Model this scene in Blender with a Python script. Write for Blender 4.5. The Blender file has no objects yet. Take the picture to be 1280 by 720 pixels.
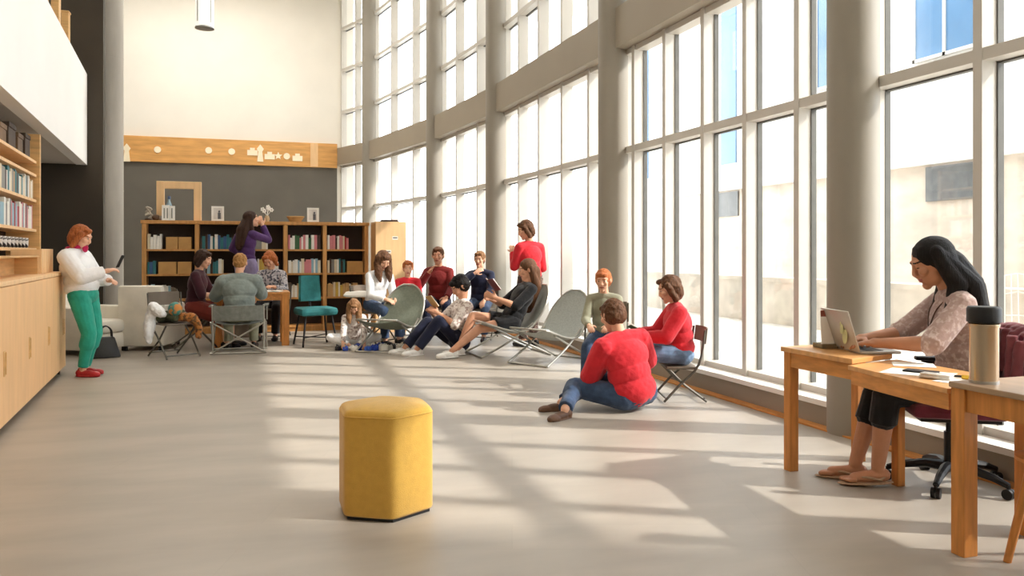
import bpy, bmesh, math, random
from mathutils import Vector, Matrix, Euler, Quaternion
V = Vector
PI = math.pi
scene = bpy.context.scene
COL = scene.collection
R = random.Random(7)

# ---------------------------------------------------------------- materials
def lin(c):
    c = c / 255.0
    return c / 12.92 if c <= 0.04045 else ((c + 0.055) / 1.055) ** 2.4

def rgb(t):
    return (lin(t[0]), lin(t[1]), lin(t[2]), 1.0)

MATS = {}
def mat(name, col, rough=0.6, var=0.06, scale=6.0, stretch=(1, 1, 1), bump=0.0, bscale=40.0, metal=0.0, spec=0.4, sheen=0.0, col2=None, ramp=None, detail=4.0, trans=0.0, coord='Object'):
    if name in MATS:
        return MATS[name]
    m = bpy.data.materials.new(name)
    m.use_nodes = True
    nt = m.node_tree
    b = nt.nodes['Principled BSDF']
    b.inputs['Roughness'].default_value = rough
    b.inputs['Metallic'].default_value = metal
    b.inputs['Specular IOR Level'].default_value = spec
    if sheen:
        b.inputs['Sheen Weight'].default_value = sheen
    if trans:
        b.inputs['Transmission Weight'].default_value = trans
    tc = nt.nodes.new('ShaderNodeTexCoord')
    mp = nt.nodes.new('ShaderNodeMapping')
    mp.inputs['Scale'].default_value = stretch
    nt.links.new(tc.outputs[coord], mp.inputs['Vector'])
    n = nt.nodes.new('ShaderNodeTexNoise')
    n.inputs['Scale'].default_value = scale
    n.inputs['Detail'].default_value = detail
    nt.links.new(mp.outputs['Vector'], n.inputs['Vector'])
    cr = nt.nodes.new('ShaderNodeValToRGB')
    c = rgb(col)
    if col2 is None:
        a = tuple(max(0, x * (1 - 2.2 * var)) for x in c[:3]) + (1,)
        d = tuple(min(1, x * (1 + 2.2 * var)) for x in c[:3]) + (1,)
    else:
        a, d = c, rgb(col2)
    lo, hi = ramp or (0.3, 0.7)
    cr.color_ramp.elements[0].position = lo
    cr.color_ramp.elements[1].position = hi
    cr.color_ramp.elements[0].color = a
    cr.color_ramp.elements[1].color = d
    nt.links.new(n.outputs['Fac'], cr.inputs['Fac'])
    nt.links.new(cr.outputs['Color'], b.inputs['Base Color'])
    if bump:
        n2 = nt.nodes.new('ShaderNodeTexNoise')
        n2.inputs['Scale'].default_value = bscale
        n2.inputs['Detail'].default_value = 3
        nt.links.new(mp.outputs['Vector'], n2.inputs['Vector'])
        bp = nt.nodes.new('ShaderNodeBump')
        bp.inputs['Strength'].default_value = bump
        bp.inputs['Distance'].default_value = 0.01
        nt.links.new(n2.outputs['Fac'], bp.inputs['Height'])
        nt.links.new(bp.outputs['Normal'], b.inputs['Normal'])
    MATS[name] = m
    return m

def glass_mat(name, tint=(1, 1, 1, 1), refl=0.09):
    m = bpy.data.materials.new(name)
    m.use_nodes = True
    nt = m.node_tree
    nt.nodes.clear()
    out = nt.nodes.new('ShaderNodeOutputMaterial')
    tr = nt.nodes.new('ShaderNodeBsdfTransparent')
    tr.inputs['Color'].default_value = tint
    gl = nt.nodes.new('ShaderNodeBsdfGlossy')
    gl.inputs['Roughness'].default_value = 0.02
    mx = nt.nodes.new('ShaderNodeMixShader')
    mx.inputs['Fac'].default_value = refl
    nt.links.new(tr.outputs[0], mx.inputs[1])
    nt.links.new(gl.outputs[0], mx.inputs[2])
    nt.links.new(mx.outputs[0], out.inputs['Surface'])
    MATS[name] = m
    return m

def emit_mat(name, col, strength):
    m = bpy.data.materials.new(name)
    m.use_nodes = True
    b = m.node_tree.nodes['Principled BSDF']
    b.inputs['Base Color'].default_value = rgb(col)
    b.inputs['Emission Color'].default_value = rgb(col)
    b.inputs['Emission Strength'].default_value = strength
    return m

# ---------------------------------------------------------------- mesh builder
class MB:
    """collects shapes in one bmesh"""
    def __init__(self):
        self.bm = bmesh.new()
        self.mi = 0

    def _set(self, faces):
        for f in faces:
            f.material_index = self.mi

    def box(self, x0, x1, y0, y1, z0, z1, rz=0.0, pivot=None, bev=0.0):
        vs = [(x, y, z) for x in (x0, x1) for y in (y0, y1) for z in (z0, z1)]
        return self.hexa([vs[0], vs[4], vs[6], vs[2], vs[1], vs[5], vs[7], vs[3]], rz, pivot, bev)

    def hexa(self, p, rz=0.0, pivot=None, bev=0.0):
        """8 points, bottom ring then top ring"""
        if rz:
            m = Matrix.Rotation(rz, 3, 'Z')
            pv = V(pivot or (0, 0, 0))
            p = [m @ (V(q) - pv) + pv for q in p]
        v = [self.bm.verts.new(q) for q in p]
        fs = [(3, 2, 1, 0), (4, 5, 6, 7), (0, 1, 5, 4), (1, 2, 6, 5), (2, 3, 7, 6), (3, 0, 4, 7)]
        faces = [self.bm.faces.new([v[i] for i in f]) for f in fs]
        self._set(faces)
        if bev > 0:
            es = list({e for f in faces for e in f.edges})
            r = bmesh.ops.bevel(self.bm, geom=es, offset=bev, segments=2, profile=0.5, affect='EDGES')
            self._set(r['faces'])
        return faces

    def prism(self, poly, z0, z1, bev=0.0):
        n = len(poly)
        a = [self.bm.verts.new((p[0], p[1], z0)) for p in poly]
        b = [self.bm.verts.new((p[0], p[1], z1)) for p in poly]
        fs = [self.bm.faces.new(list(reversed(a))), self.bm.faces.new(b)]
        for i in range(n):
            j = (i + 1) % n
            fs.append(self.bm.faces.new([a[i], a[j], b[j], b[i]]))
        self._set(fs)
        if bev:
            es = list({e for f in fs for e in f.edges})
            r = bmesh.ops.bevel(self.bm, geom=es, offset=bev, segments=3, profile=0.5, affect='EDGES')
            self._set(r['faces'])
        return fs

    def rod(self, p, q, r0, r1=None, n=10, cap=True):
        p, q = V(p), V(q)
        r1 = r0 if r1 is None else r1
        d = (q - p)
        if d.length < 1e-6:
            return
        d.normalize()
        a = d.orthogonal().normalized()
        b = d.cross(a)
        A, B = [], []
        for i in range(n):
            t = 2 * PI * i / n
            o = a * math.cos(t) + b * math.sin(t)
            A.append(self.bm.verts.new(p + o * r0))
            B.append(self.bm.verts.new(q + o * r1))
        fs = []
        for i in range(n):
            j = (i + 1) % n
            fs.append(self.bm.faces.new([A[i], A[j], B[j], B[i]]))
        if cap:
            fs.append(self.bm.faces.new(list(reversed(A))))
            fs.append(self.bm.faces.new(B))
        self._set(fs)
        return fs

    def ball(self, c, r, sub=2, M=None):
        """r: radius or (rx, ry, rz); M optional 3x3 orientation (columns = axes)"""
        if not hasattr(r, '__len__'):
            r = (r, r, r)
        mm = Matrix.Diagonal((r[0], r[1], r[2])).to_4x4()
        if M is not None:
            mm = M.to_4x4() @ mm
        mm = Matrix.Translation(V(c)) @ mm
        res = bmesh.ops.create_icosphere(self.bm, subdivisions=sub, radius=1.0, matrix=mm)
        self._set({f for v in res['verts'] for f in v.link_faces})

    def tube(self, pts, r, n=8, closed=False):
        """a bent pipe through pts"""
        pts = [V(p) for p in pts]
        m = len(pts)
        rings = []
        prev = None
        for i, p in enumerate(pts):
            if closed:
                d = pts[(i + 1) % m] - pts[i - 1]
            else:
                d = pts[min(i + 1, m - 1)] - pts[max(i - 1, 0)]
            d.normalize()
            if prev is None:
                a = d.orthogonal().normalized()
            else:
                a = (prev - d * prev.dot(d))
                a = a.normalized() if a.length > 1e-5 else d.orthogonal().normalized()
            prev = a
            b = d.cross(a)
            rr = r[i] if hasattr(r, '__len__') else r
            rings.append([self.bm.verts.new(p + (a * math.cos(2 * PI * k / n) + b * math.sin(2 * PI * k / n)) * rr) for k in range(n)])
        fs = []
        for i in range(m if closed else m - 1):
            A, B = rings[i], rings[(i + 1) % m]
            for k in range(n):
                j = (k + 1) % n
                fs.append(self.bm.faces.new([A[k], A[j], B[j], B[k]]))
        if not closed:
            fs.append(self.bm.faces.new(list(reversed(rings[0]))))
            fs.append(self.bm.faces.new(rings[-1]))
        self._set(fs)

    def lathe(self, prof, c=(0, 0, 0), n=24):
        """prof: list of (r, z) bottom to top, closed with caps"""
        c = V(c)
        rings = []
        for r, z in prof:
            rings.append([self.bm.verts.new(c + V((r * math.cos(2 * PI * k / n), r * math.sin(2 * PI * k / n), z))) for k in range(n)])
        fs = []
        for A, B in zip(rings, rings[1:]):
            for k in range(n):
                j = (k + 1) % n
                fs.append(self.bm.faces.new([A[k], A[j], B[j], B[k]]))
        fs.append(self.bm.faces.new(list(reversed(rings[0]))))
        fs.append(self.bm.faces.new(rings[-1]))
        self._set(fs)

    def sheet(self, grid, th=0.0):
        """grid[i][j] of points; th gives it thickness along the normal"""
        g = [[V(p) for p in row] for row in grid]
        ni, nj = len(g), len(g[0])
        def layer(off):
            out = []
            for i in range(ni):
                row = []
                for j in range(nj):
                    du = g[min(i + 1, ni - 1)][j] - g[max(i - 1, 0)][j]
                    dv = g[i][min(j + 1, nj - 1)] - g[i][max(j - 1, 0)]
                    nn = du.cross(dv)
                    nn = nn.normalized() if nn.length > 1e-9 else V((0, 0, 1))
                    row.append(self.bm.verts.new(g[i][j] + nn * off))
                out.append(row)
            return out
        A = layer(th / 2)
        fs = []
        for i in range(ni - 1):
            for j in range(nj - 1):
                fs.append(self.bm.faces.new([A[i][j], A[i + 1][j], A[i + 1][j + 1], A[i][j + 1]]))
        if th:
            B = layer(-th / 2)
            for i in range(ni - 1):
                for j in range(nj - 1):
                    fs.append(self.bm.faces.new([B[i][j], B[i][j + 1], B[i + 1][j + 1], B[i + 1][j]]))
            for i in range(ni - 1):
                fs.append(self.bm.faces.new([A[i][0], B[i][0], B[i + 1][0], A[i + 1][0]]))
                fs.append(self.bm.faces.new([A[i][-1], A[i + 1][-1], B[i + 1][-1], B[i][-1]]))
            for j in range(nj - 1):
                fs.append(self.bm.faces.new([A[0][j], A[0][j + 1], B[0][j + 1], B[0][j]]))
                fs.append(self.bm.faces.new([A[-1][j], B[-1][j], B[-1][j + 1], A[-1][j + 1]]))
        self._set(fs)

    def build(self, name, mats, parent=None, smooth=False, loc=None, rz=None):
        bmesh.ops.recalc_face_normals(self.bm, faces=self.bm.faces[:])
        me = bpy.data.meshes.new(name)
        self.bm.to_mesh(me)
        self.bm.free()
        if not isinstance(mats, (list, tuple)):
            mats = [mats]
        for m in mats:
            me.materials.append(m)
        if smooth:
            me.polygons.foreach_set('use_smooth', [True] * len(me.polygons))
            if smooth != 'all':
                me.set_sharp_from_angle(angle=math.radians(40))
        return link(name, me, parent, loc, rz)

def link(name, me, parent=None, loc=None, rz=None):
    o = bpy.data.objects.new(name, me)
    COL.objects.link(o)
    if parent is not None:
        o.parent = parent
    if loc is not None:
        o.location = loc
    if rz is not None:
        o.rotation_euler = (0, 0, rz)
    return o

def tag(o, label, cat, group=None, kind=None):
    o['label'] = label
    o['category'] = cat
    if group:
        o['group'] = group
    if kind:
        o['kind'] = kind
    return o

def struct(o):
    o['kind'] = 'structure'
    return o

def thing(name, label, cat, loc=(0, 0, 0), rz=0.0, group=None):
    o = bpy.data.objects.new(name, None)
    COL.objects.link(o)
    o.empty_display_size = 0.1
    o.location = loc
    o.rotation_euler = (0, 0, rz)
    return tag(o, label, cat, group)

def copy_thing(src, loc, rz, label, group=None):
    r = src.copy()
    COL.objects.link(r)
    r.location = loc
    r.rotation_euler = (0, 0, rz)
    r['label'] = label
    if group:
        r['group'] = group
    for ch in list(src.children):
        c = ch.copy()
        COL.objects.link(c)
        c.parent = r
        for g in ch.children:
            d = g.copy()
            COL.objects.link(d)
            d.parent = c
    return r

def face_rz(fx, fy):
    """turn about Z that points local +Y along (fx, fy)"""
    return math.atan2(-fx, fy)

def smoothstep_path(pts, n=4):
    """Catmull-Rom through pts"""
    pts = [V(p) for p in pts]
    out = []
    for i in range(len(pts) - 1):
        p0 = pts[max(i - 1, 0)]; p1 = pts[i]; p2 = pts[i + 1]; p3 = pts[min(i + 2, len(pts) - 1)]
        for k in range(n):
            t = k / n
            out.append(0.5 * ((2 * p1) + (p2 - p0) * t + (2 * p0 - 5 * p1 + 4 * p2 - p3) * t * t + (3 * p1 - p0 - 3 * p2 + p3) * t ** 3))
    out.append(pts[-1])
    return out

ORD = ['first', 'second', 'third', 'fourth', 'fifth', 'sixth', 'seventh', 'eighth', 'ninth', 'tenth', 'eleventh', 'twelfth',
       'thirteenth', 'fourteenth', 'fifteenth', 'sixteenth', 'seventeenth', 'eighteenth', 'nineteenth', 'twentieth', 'twenty-first',
       'twenty-second', 'twenty-third', 'twenty-fourth', 'twenty-fifth', 'twenty-sixth', 'twenty-seventh', 'twenty-eighth', 'twenty-ninth', 'thirtieth',
       'thirty-first', 'thirty-second', 'thirty-third', 'thirty-fourth', 'thirty-fifth']

# palette
OAK = mat('light_oak', (214, 170, 112), 0.45, 0.07, 3.0, (1, 1, 9), spec=0.35)
OAKH = mat('light_oak_long_grain', (206, 160, 100), 0.45, 0.08, 3.0, (9, 1, 9), spec=0.35)
OAKP = mat('pale_oak', (234, 194, 144), 0.5, 0.04, 2.0, (6, 6, 1), spec=0.3)
HONEY = mat('honey_wood', (205, 140, 74), 0.4, 0.09, 3.0, (12, 2, 12), spec=0.4)
HONEYV = mat('honey_wood_upright', (200, 132, 66), 0.42, 0.09, 3.0, (12, 12, 1.5), spec=0.4)
WHITEP = mat('white_plaster', (236, 231, 220), 0.8, 0.015, 1.0)
WHITEF = mat('white_fascia', (244, 243, 240), 0.7, 0.01, 1.0)
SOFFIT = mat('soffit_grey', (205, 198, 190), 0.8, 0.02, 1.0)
DARKW = mat('charcoal_wall', (100, 95, 86), 0.75, 0.04, 1.5)
DARKB = mat('dark_brown_wall', (64, 56, 46), 0.75, 0.05, 1.5)
CONC = mat('concrete', (172, 166, 156), 0.8, 0.07, 2.5, (1, 1, 0.25), bump=0.15, bscale=30)
COLM = mat('painted_column', (150, 143, 131), 0.5, 0.02, 1.0, spec=0.4)
FRAME = mat('window_frame_paint', (204, 199, 190), 0.4, 0.015, 1.0, spec=0.45)
GASK = mat('dark_gasket', (96, 95, 90), 0.6, 0.05)
BEAM = mat('beam_taupe', (156, 145, 128), 0.55, 0.02, 1.0)
BASEM = mat('base_casing', (150, 142, 128), 0.5, 0.03, 1.0)
SILL = mat('white_sill', (238, 236, 230), 0.4, 0.01, 1.0)
BLACK = mat('black_plastic', (22, 22, 24), 0.45, 0.1)
STEEL = mat('steel', (176, 176, 174), 0.3, 0.05, metal=0.9)
TUBE = mat('dark_steel_tube', (104, 100, 92), 0.35, 0.06, metal=0.7)
PAPER = mat('paper', (242, 238, 230), 0.8, 0.02)
GLASS = glass_mat('window_glass')
SKY, SUN, FILL, EXPO = 7.0, 6.6, 40.0, -0.12
# ---------------------------------------------------------------- people
def skin_mat(nm, c):
    return mat('skin_' + nm, c, .5, .03, 14, spec=.35)
SK_FAIR = skin_mat('fair', (222, 172, 142))
SK_TAN = skin_mat('tan', (186, 132, 100))
SK_WARM = skin_mat('warm', (206, 152, 122))
EYEW = mat('eye_white', (188, 176, 166), .3, .0)
EYED = mat('eye_dark', (40, 28, 22), .3, .0)
LIP = mat('lips', (170, 96, 86), .5, .02)
BROW = mat('brow_hair', (62, 44, 32), .8, .05)
def hair_mat(nm, c):
    return mat('hair_' + nm, c, .6, .16, 26, (3.0, 3.0, .35), bump=.6, bscale=60, spec=.22, detail=5)
H_BLACK = hair_mat('black', (22, 17, 15))
H_DARK = hair_mat('dark_brown', (58, 38, 28))
H_BROWN = hair_mat('brown', (96, 64, 42))
H_LBROWN = hair_mat('light_brown', (140, 102, 68))
H_RED = hair_mat('reddish', (168, 96, 52))
H_GINGER = hair_mat('ginger', (176, 102, 58))
H_BLOND = hair_mat('dark_blond', (166, 122, 72))

def cloth(nm, c, var=.06, scale=9, col2=None, ramp=None):
    return mat('cloth_' + nm, c, .82, var, scale, bump=.25, bscale=45, sheen=.15, spec=.2, col2=col2, ramp=ramp)
RED = cloth('bright_red', (204, 42, 52))
DRED = cloth('dark_red', (120, 36, 34))
WHT = cloth('white', (236, 236, 236), .02)
JEAN = cloth('denim', (58, 76, 104), .12, 14)
LJEAN = cloth('light_denim', (104, 128, 156), .14, 14)
NAVY = cloth('navy', (32, 36, 58))
BLK = cloth('black', (26, 26, 28))
TEALC = cloth('teal', (46, 156, 134))
PURP = cloth('purple', (82, 54, 104))
LILAC = cloth('lilac', (150, 140, 178))
MARO = cloth('maroon', (66, 30, 40))
GGRN = cloth('grey_green', (132, 142, 138))
PATT = cloth('patterned_grey', (190, 186, 190), .0, 34, (84, 84, 96), (.5, .56))
PATW = cloth('patterned_white', (230, 222, 216), .0, 30, (170, 150, 142), (.52, .6))
PLAID = cloth('plaid_dark', (72, 52, 48), .0, 26, (150, 126, 112), (.52, .58))
BLUSH = cloth('blush_blouse', (168, 142, 134), .0, 40, (196, 176, 168), (.5, .62))
REDCL = cloth('red_brown', (122, 48, 38))
SAGE = cloth('sage', (150, 150, 128))
SHOE_RED = mat('shoe_red', (176, 40, 44), .4, .05)
SHOE_WHT = mat('shoe_white', (232, 230, 226), .5, .03)
SHOE_BLK = mat('shoe_black', (34, 32, 32), .45, .05)
SHOE_BRN = mat('shoe_brown', (104, 74, 54), .5, .06)
SHOE_TAN = mat('sandal_tan', (170, 140, 112), .6, .08, 40)

def rc(b, p, q, r0, r1, c0=True, c1=True, n=14):
    b.rod(p, q, r0, r1, n=n)
    if c0: b.ball(p, r0, 2)
    if c1: b.ball(q, r1, 2)

def grow(b, vox, smooth=3, disp=0.0, dsize=.08):
    """one closed skin around everything collected in b"""
    me = bpy.data.meshes.new('grow')
    b.bm.to_mesh(me); b.bm.free()
    o = bpy.data.objects.new('grow', me)
    COL.objects.link(o)
    m = o.modifiers.new('r', 'REMESH'); m.mode = 'VOXEL'; m.voxel_size = vox; m.use_smooth_shade = True
    if smooth:
        m = o.modifiers.new('s', 'SMOOTH'); m.factor = .5; m.iterations = smooth
    if disp:
        tx = bpy.data.textures.get('folds_%g' % dsize)
        if tx is None:
            tx = bpy.data.textures.new('folds_%g' % dsize, 'CLOUDS'); tx.noise_scale = dsize; tx.noise_depth = 2
        m = o.modifiers.new('d', 'DISPLACE'); m.texture = tx; m.strength = disp; m.mid_level = .5; m.texture_coords = 'LOCAL'
    dg = bpy.context.evaluated_depsgraph_get()
    dg.update()
    out = bpy.data.meshes.new_from_object(o.evaluated_get(dg))
    bpy.data.objects.remove(o)
    bpy.data.meshes.remove(me)
    out.polygons.foreach_set('use_smooth', [True] * len(out.polygons))
    out.materials.clear()
    return out

def ik(a, t, l1, l2, pole):
    a, t, pole = V(a), V(t), V(pole)
    d = t - a
    L = d.length
    mx = (l1 + l2) * .999
    if L > mx:
        t = a + d * (mx / L); d = t - a; L = mx
    mn = abs(l1 - l2) + .02
    if L < mn:
        t = a + d.normalized() * mn; d = t - a; L = mn
    u = d / L
    x = (l1 * l1 - l2 * l2 + L * L) / (2 * L)
    h = math.sqrt(max(0, l1 * l1 - x * x))
    w = pole - u * pole.dot(u)
    w = w.normalized() if w.length > 1e-4 else u.orthogonal().normalized()
    return a + u * x + w * h, t

def hand(b, wr, dr, pn, s, side, curl=.35, spread=.0):
    """palm, four unequal fingers, thumb; dr fingers' way, pn the palm's way, side +1 when the thumb lies on dr x pn"""
    dr = dr.normalized()
    pn = (pn - dr * pn.dot(dr)).normalized()
    th = dr.cross(pn).normalized() * side
    M = Matrix((th, dr, pn)).transposed()
    b.ball(wr + dr * .048 * s, (.040 * s, .050 * s, .017 * s), 2, M)
    rc(b, wr - dr * .01 * s, wr + dr * .03 * s, .026 * s, .028 * s)
    for i, (o, l) in enumerate(((.030, .072), (.010, .081), (-.010, .076), (-.029, .058))):
        p = wr + dr * (.086 - abs(o - .005) * .15) * s + th * o * s
        ang = 0.0
        for k, f in enumerate((.45, .32, .23)):
            ang += curl * (.8 if k == 0 else 1.0)
            d = dr * math.cos(ang) + pn * math.sin(ang) + th * (o * (2 + spread * 6))
            q = p + d.normalized() * l * f * s
            rc(b, p, q, (.0098 - .0009 * k) * s, (.0093 - .0009 * k) * s, n=10)
            p = q
    p = wr + dr * .022 * s + th * .030 * s + pn * .004 * s
    q = p + (dr * .62 + th * .62 + pn * .25).normalized() * .042 * s
    r = q + (dr * .85 + th * .22 + pn * .35).normalized() * .034 * s
    rc(b, p, q, .0135 * s, .0112 * s, n=10); rc(b, q, r, .0108 * s, .009 * s, n=10)

def person(label, loc, face, H=1.7, pel=(0, 0, .9), lean=(0, 0, 1), twist=0.0, head=(0, 1, -.1), hands=(None, None), epole=((-.6, -.8, -.6), (.6, -.8, -.6)),
           feet=((-.1, .02, .08), (.1, .02, .08)), kpole=((-.15, 1, .3), (.15, 1, .3)), toes=None, g=1.0, skin=SK_FAIR, hair=('short', H_BROWN), top=(WHT, 'long'), bottom=(JEAN, 'long'),
           shoe=SHOE_BLK, vox=.0075, curl=.45, palm=None, hk=1.07, hem=.06, extra=None, neck=None, fold=.013, loose=0.0, cat='person', hips=.0, barefoot=False, lids=False):
    s = H / 1.7
    pel = V(pel); up = V(lean).normalized()
    sd = Matrix.Rotation(twist, 3, 'Z') @ V((1, 0, 0))
    sd = (sd - up * sd.dot(up)).normalized()
    fw = up.cross(sd).normalized()
    M = Matrix((sd, fw, up)).transposed()
    nb = pel + up * .515 * s
    sh = [pel + up * .435 * s + sd * (k * .165 * s * g) for k in (-1, 1)]
    hf = V(head).normalized()
    nv = V(neck).normalized() if neck else (up * .8 + V((0, 0, .5)) + V((hf.x, hf.y, 0)) * .35).normalized()
    hc = nb + nv * .165 * s + hf * .012 * s
    hk = hk * s
    hr = hf.cross(V((0, 0, 1)))
    hr = hr.normalized() if hr.length > .05 else sd.copy()
    hu = hr.cross(hf).normalized()
    HM = Matrix((hr, hf, hu)).transposed()
    def hp(x, y, z):
        return hc + (hr * x + hf * y + hu * z) * hk
    hj = [pel + sd * (k * .088 * s * g) for k in (-1, 1)]
    el, wrs, kn, an = [], [], [], []
    for i in (0, 1):
        t = hands[i]
        if t is None:
            t = hj[i] + V(((-1, 1)[i] * .0, .3 * s, .1 * s))
        e, w = ik(sh[i], t, .285 * s, .25 * s, epole[i])
        el.append(e); wrs.append(w)
        k, a = ik(hj[i], feet[i], .43 * s, .41 * s, kpole[i])
        kn.append(k); an.append(a)
    # ---- body
    b = MB()
    b.ball(pel + up * .01 * s, (.158 * s * g, .112 * s * g, .115 * s), 3, M)
    b.ball(pel + up * .16 * s, (.132 * s * g, .095 * s * g, .15 * s), 3, M)
    b.ball(pel + up * .32 * s, (.158 * s * g, .108 * s * g, .165 * s), 3, M)
    for q in sh:
        rc(b, nb - up * .045 * s, q, .058 * s, .050 * s)
    rc(b, nb - up * .03 * s, hp(0, -.02, -.05), .056 * s, .050 * s)
    for i in (0, 1):
        sg = (-1, 1)[i]
        rc(b, sh[i], el[i], .050 * s * g, .041 * s * g)
        mid = el[i].lerp(wrs[i], .3)
        rc(b, el[i], mid, .041 * s, .041 * s * g); rc(b, mid, wrs[i], .041 * s * g, .026 * s)
        fd = (wrs[i] - el[i]).normalized()
        pn = V(palm[i]) if palm else V((-sg * .5, .1, -1))
        thumb = fd.cross((pn - fd * pn.dot(fd)).normalized())
        want = V((-sg, 0, .6)) if abs(fd.z) < .7 else V((0, 1, 0))
        hand(b, wrs[i], fd, pn, s, 1 if thumb.dot(want) > 0 else -1, curl)
        rc(b, hj[i], kn[i], .086 * s * g, .056 * s)
        m2 = kn[i].lerp(an[i], .3)
        back = (an[i] - kn[i]).normalized()
        rc(b, kn[i], m2, .055 * s, .054 * s * g); rc(b, m2, an[i], .054 * s * g, .034 * s)
        td = V(toes[i]) if toes else V((sg * .12, 1, 0))
        td.normalize()
        dn = V((0, 0, -1)) if abs(td.z) < .5 else (an[i] - kn[i]).normalized()
        rc(b, an[i] - td * .03 * s + dn * .035 * s, an[i] + td * .12 * s + dn * .048 * s, .036 * s, .028 * s)
        sdv = td.cross(V((0, 0, 1))).normalized() if abs(td.z) < .9 else sd
        for k, (o, l, r) in enumerate(() if shoe is not None and not barefoot else ((.024, .058, .014), (.006, .055, .0105), (-.010, .048, .010), (-.023, .040, .0095), (-.034, .030, .009))):
            p = an[i] + td * .125 * s + dn * .056 * s - sdv * (o * s * sg)
            rc(b, p, p + td * l * s, r * s, r * .9 * s, n=10)
    # head
    b.ball(hp(0, -.008, .022), (.074 * hk, .094 * hk, .092 * hk), 3, HM)
    b.ball(hp(0, .026, -.05), (.056 * hk, .062 * hk, .058 * hk), 3, HM)
    b.ball(hp(0, .066, -.092), .023 * hk, 2)
    rc(b, hp(0, .085, .014), hp(0, .099, -.022), .010 * hk, .0125 * hk); rc(b, hp(0, .098, -.024), hp(0, .084, -.044), .0115 * hk, .012 * hk)
    b.ball(hp(.011, .098, -.026), .009 * hk, 2); b.ball(hp(-.011, .098, -.026), .009 * hk, 2)
    rc(b, hp(-.038, .078, .030), hp(.038, .078, .030), .011 * hk, .011 * hk)
    b.ball(hp(.038, .066, -.018), .024 * hk, 2); b.ball(hp(-.038, .066, -.018), .024 * hk, 2)
    b.ball(hp(0, .083, -.053), (.024 * hk, .012 * hk, .006 * hk), 2, HM)
    b.ball(hp(0, .082, -.063), (.021 * hk, .012 * hk, .007 * hk), 2, HM)
    for x in (-1, 1):
        b.ball(hp(x * .030, .077, .010), .0125 * hk, 2)
        b.ball(hp(x * .078, -.004, -.004), (.011 * hk, .020 * hk, .031 * hk), 2, HM)
    me = grow(b, vox, 2)
    for m in (skin, EYEW, EYED, LIP, hair[1]):
        me.materials.append(m)
    inv = HM.inverted()
    for p in me.polygons:
        q = (inv @ (p.center - hc)) / hk
        if q.y < .05 or abs(q.x) > .07 or abs(q.z) > .1:
            continue
        ax = abs(q.x) - .030
        if lids and abs(ax) < .0125 and abs(q.z - .006 + abs(ax) * .2) < .0026:
            p.material_index = 2
        elif not lids and (ax / .0115) ** 2 + ((q.z - .010) / .0048) ** 2 < 1:
            p.material_index = 2 if (ax / .0065) ** 2 + ((q.z - .010) / .008) ** 2 < 1 else 1
        elif abs(ax) < .02 and abs(q.z - .031) < .0035:
            p.material_index = 4
        elif abs(q.x) < .023 and abs(q.z + .058) < .011 - abs(q.x) * .25 and q.y > .07:
            p.material_index = 3
    rz = face_rz(*face)
    root = tag(link('person', me, None, loc, rz), label, cat)
    # ---- hair
    style, hm = hair
    b = MB()
    b.ball(hp(0, -.018, .034), (.085 * hk, .099 * hk, .092 * hk), 3, HM)
    if style == 'short':
        b.ball(hp(0, -.05, -.01), (.076 * hk, .06 * hk, .07 * hk), 3, HM)
        b.ball(hp(.02, .055, .09), (.045 * hk, .035 * hk, .022 * hk), 2, HM); b.ball(hp(-.03, .05, .088), (.04 * hk, .035 * hk, .022 * hk), 2, HM)
    elif style == 'bowl':
        b.ball(hp(0, -.03, .0), (.093 * hk, .082 * hk, .088 * hk), 3, HM)
        b.ball(hp(0, .055, .07), (.06 * hk, .036 * hk, .03 * hk), 3, HM)
    elif style == 'bob':
        b.ball(hp(0, -.05, -.02), (.094 * hk, .066 * hk, .10 * hk), 3, HM)
        for x in (-1, 1):
            rc(b, hp(x * .074, .02, .04), hp(x * .082, -.01, -.095), .03 * hk, .028 * hk)
        b.ball(hp(.02, .055, .085), (.05 * hk, .035 * hk, .025 * hk), 2, HM)
    elif style in ('long', 'verylong'):
        b.ball(hp(0, -.05, -.01), (.09 * hk, .06 * hk, .10 * hk), 3, HM)
        Lh = .26 if style == 'long' else .40
        e = pel + up * (.50 - Lh) * s - fw * .135 * s * g
        mid = nb - fw * .085 * s
        rc(b, hp(0, -.075, -.03), mid, .066 * hk, .075 * hk); rc(b, mid, e, .078 * hk, .05 * hk)
        for x in (-1, 1):
            m3 = mid + sd * x * .06 * s
            rc(b, hp(x * .062, -.03, .02), m3, .036 * hk, .052 * hk); rc(b, m3, e + sd * x * .055 * s + up * .03 * s, .052 * hk, .03 * hk)
            if style == 'verylong' or x > 0:
                f1 = nb + sd * x * .085 * s - fw * .01 * s + up * .02 * s
                f2 = nb + sd * x * .105 * s + fw * .06 * s - up * .13 * s
                rc(b, hp(x * .070, -.012, .05), hp(x * .076, -.03, -.08), .034 * hk, .042 * hk)
                rc(b, hp(x * .076, -.03, -.08), f1, .042 * hk, .046 * hk); rc(b, f1, f2, .046 * hk, .024 * hk)
        b.ball(hp(0, .028, .085), (.06 * hk, .035 * hk, .022 * hk), 2, HM)
    elif style == 'forward':          # long hair falling forward over the face side
        b.ball(hp(0, -.04, -.005), (.09 * hk, .07 * hk, .09 * hk), 3, HM)
        for x in (-1, 1):
            p1 = hp(x * .072, .015, -.02); p2 = p1 + V((x * .005, .02, -.17)) * s; p3 = p2 + V((-x * .01, .03, -.10)) * s
            rc(b, hp(x * .06, -.01, .05), p1, .045 * hk, .052 * hk); rc(b, p1, p2, .052 * hk, .05 * hk); rc(b, p2, p3, .05 * hk, .02 * hk)
        b.ball(hp(0, .06, .085), (.05 * hk, .03 * hk, .025 * hk), 2, HM)
    elif style == 'bun':
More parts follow.
